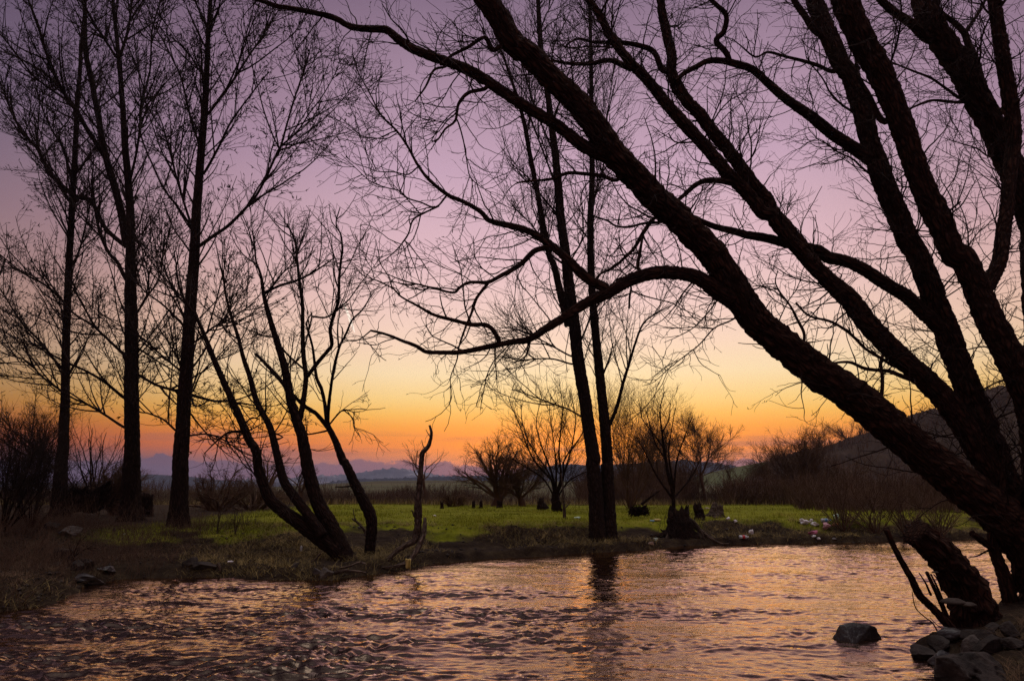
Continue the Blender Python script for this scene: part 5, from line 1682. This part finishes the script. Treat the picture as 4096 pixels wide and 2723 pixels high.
bottle('pale yellow bottle lying on the grass beside the big broken stump', 'b2 1018,402,1072,422', 'yellow', 'yellow', rot=0.3)
bottle('light blue bottle end to end with the yellow one by the stump', 'b2 992,408,1026,426', 'blue', 'blue', rot=-0.2)
bottle('clear bottle with a red label and pale cap on the shore', 'b2 1634,528,1704,554', 'clear', 'white', 'red', rot=0.1)
bottle('clear bottle with a blue label among the rubbish heap', 'b3 384,408,456,434', 'clear', 'blue', 'blue', rot=0.1)
bottle('clear bottle standing in straw on the slope left of the leaning clump', 'b1 310,596,336,640', 'clear', 'yellow', up=True)
bottle('white bottle lying near the waterline below the third trunk', 'b0 1636,694,1676,722', 'white', 'white', rot=0.4)
crumple('plastic_bag', 'long white plastic bag draped at the left of the rubbish heap', 'bag', 'b3 230,404,318,446', MP['white'])
crumple('plastic_bag', 'white crumpled bag in the middle of the rubbish heap', 'bag', 'b3 308,424,370,458', MP['white'])
crumple('plastic_bag', 'tall pale green bag at the top of the rubbish heap', 'bag', 'b3 472,366,512,410', MP['mint'])
crumple('plastic_bag', 'pinkish bag sagging below the blue labelled bottle', 'bag', 'b3 390,436,456,490', MP['pink'])
crumple('plastic_sheet', 'orange plastic scrap at the right of the rubbish heap', 'litter', 'b3 462,432,506,458', MP['orange'])
crumple('cloth', 'rose coloured cloth lying on the mud below the rubbish heap', 'cloth', 'b3 290,490,362,520', MP['rose'])
crumple('paper_scrap', 'small white scrap on the mud under the rose cloth', 'litter', 'b3 316,518,344,538', MP['white'])
crumple('paper_scrap', 'white scrap nearest the water below the rubbish heap', 'litter', 'b3 352,548,380,566', MP['white'])
crumple('paper_scrap', 'greyish scrap among sticks at the water right of the heap', 'litter', 'b3 464,540,500,556', MP['clear'])
crumple('paper_scrap', 'white scrap above the heap on the grass edge', 'litter', 'b3 296,404,326,422', MP['white'])
crumple('plastic_bag', 'mint coloured bag on the meadow left of the twin trunks', 'bag', 'b2 446,388,492,404', MP['mint'])
crumple('plastic_sheet', 'thin white sheet standing on edge above the red labelled bottle', 'litter', 'b2 1700,488,1736,524', MP['white'])
crumple('can', 'crushed pale green can on the bare shore right of the twin trunks', 'can', 'b2 1016,540,1050,562', MP['mint'])
crumple('cardboard', 'flattened cardboard piece by the water below the crushed can', 'cardboard', 'b2 966,570,1022,592', MP['card'])
crumple('plastic_bag', 'small white bag on the grass right of the white cup', 'bag', 'b2 1592,408,1620,430', MP['white'])
crumple('paper_scrap', 'white paper far out on the green meadow right of the snag', 'litter', 'b1 1268,374,1298,386', MP['white'])
crumple('paper_scrap', 'tiny white scrap on the path below the second tall trunk', 'litter', 'b0 884,506,902,516', MP['white'])
crumple('can', 'pale blue can behind the stems of the leaning clump', 'can', 'b1 524,512,542,530', MP['blue'])
crumple('paper_scrap', 'pale scrap on the grass beyond the small crooked stump', 'litter', 'b2 1380,320,1424,334', MP['card'])
cup('white cup tipped over on the grass left of the small white bag', 'b2 1528,404,1552,424', MP['white'])
# the yellow rag hanging on the snag's root
B = hit('b1 1095,770')[0]
q = np.linspace(0, 1, 10)
U, Vv = np.meshgrid(q, q, indexing='ij')
Pr = at(px('b1 1072,690 1108,770'), B[1] - 0.5)
w_, h_ = Pr[1, 0] - Pr[0, 0], Pr[0, 2] - Pr[1, 2]
V = np.stack([Pr[0, 0] + w_ * (U + 0.25 * Vv * np.sin(U * 3)), Pr[0, 1] + 0.05 * np.sin(U * 9 + Vv * 3) + 0.04 * Vv, Pr[0, 2] - h_ * Vv * (0.8 + 0.25 * U)], -1).reshape(-1, 3)
idx = np.arange(100).reshape(10, 10)
Q = np.stack([idx[:-1, :-1], idx[:-1, 1:], idx[1:, 1:], idx[1:, :-1]], -1).reshape(-1, 4)
o = mesh_np('rag', V, Q, None, MP['yellow'], None, True, B)
sm_ = o.modifiers.new('thickness', 'SOLIDIFY')
sm_.thickness = 0.006
tag(o, 'torn yellow plastic rag hanging on the pale root of the dead snag', 'rag')

# ------------------------------------------------------------------ a vapour trail high in the west
mc, g, p = mat('vapour', 1.0, 0.0)
p.inputs['Emission Color'].default_value = lin(255, 236, 216) + (1,)
p.inputs['Emission Strength'].default_value = 1.0
for lab, path, w in [('short bright vapour trail above the tip of the lowest willow limb', 't5 535,285 560,345 580,400 605,468', [2, 9, 11, 3])]:
    Pq, rq = traced(path, w, [6800, 7000])
    Pq, rq = resample(Pq, 24, rq)
    b = Buf()
    tubes(b, Pq[None], (rq * (1 + 0.2 * rng.random(24)))[None], 8, cap=True)
    tag(b.build('vapour_trail', mc, None, Pq[0]), lab, 'vapour trail')

# ------------------------------------------------------------------ air: far things fade
import bmesh
bm = bmesh.new()
bmesh.ops.create_cube(bm, size=1.0)
me = bpy.data.meshes.new('haze')
bm.to_mesh(me)
bm.free()
hz = bpy.data.objects.new('haze', me)
COL.objects.link(hz)
hz.location = (0, 2900, 72.5)
hz.scale = (12000, 6800, 215)
mh = bpy.data.materials.new('haze_air')
mh.use_nodes = True
mh.node_tree.nodes.clear()
g = NG(mh.node_tree)
pv = g.node('ShaderNodeVolumePrincipled')
pv.inputs['Color'].default_value = (0.5, 0.64, 1.0, 1)
pv.inputs['Density'].default_value = 0.8e-4
ou = g.node('ShaderNodeOutputMaterial')
g.link(pv.outputs[0], ou.inputs['Volume'])
me.materials.append(mh)
tag(hz, 'thin bluish evening haze lying over the far hills', 'haze', kind='stuff')
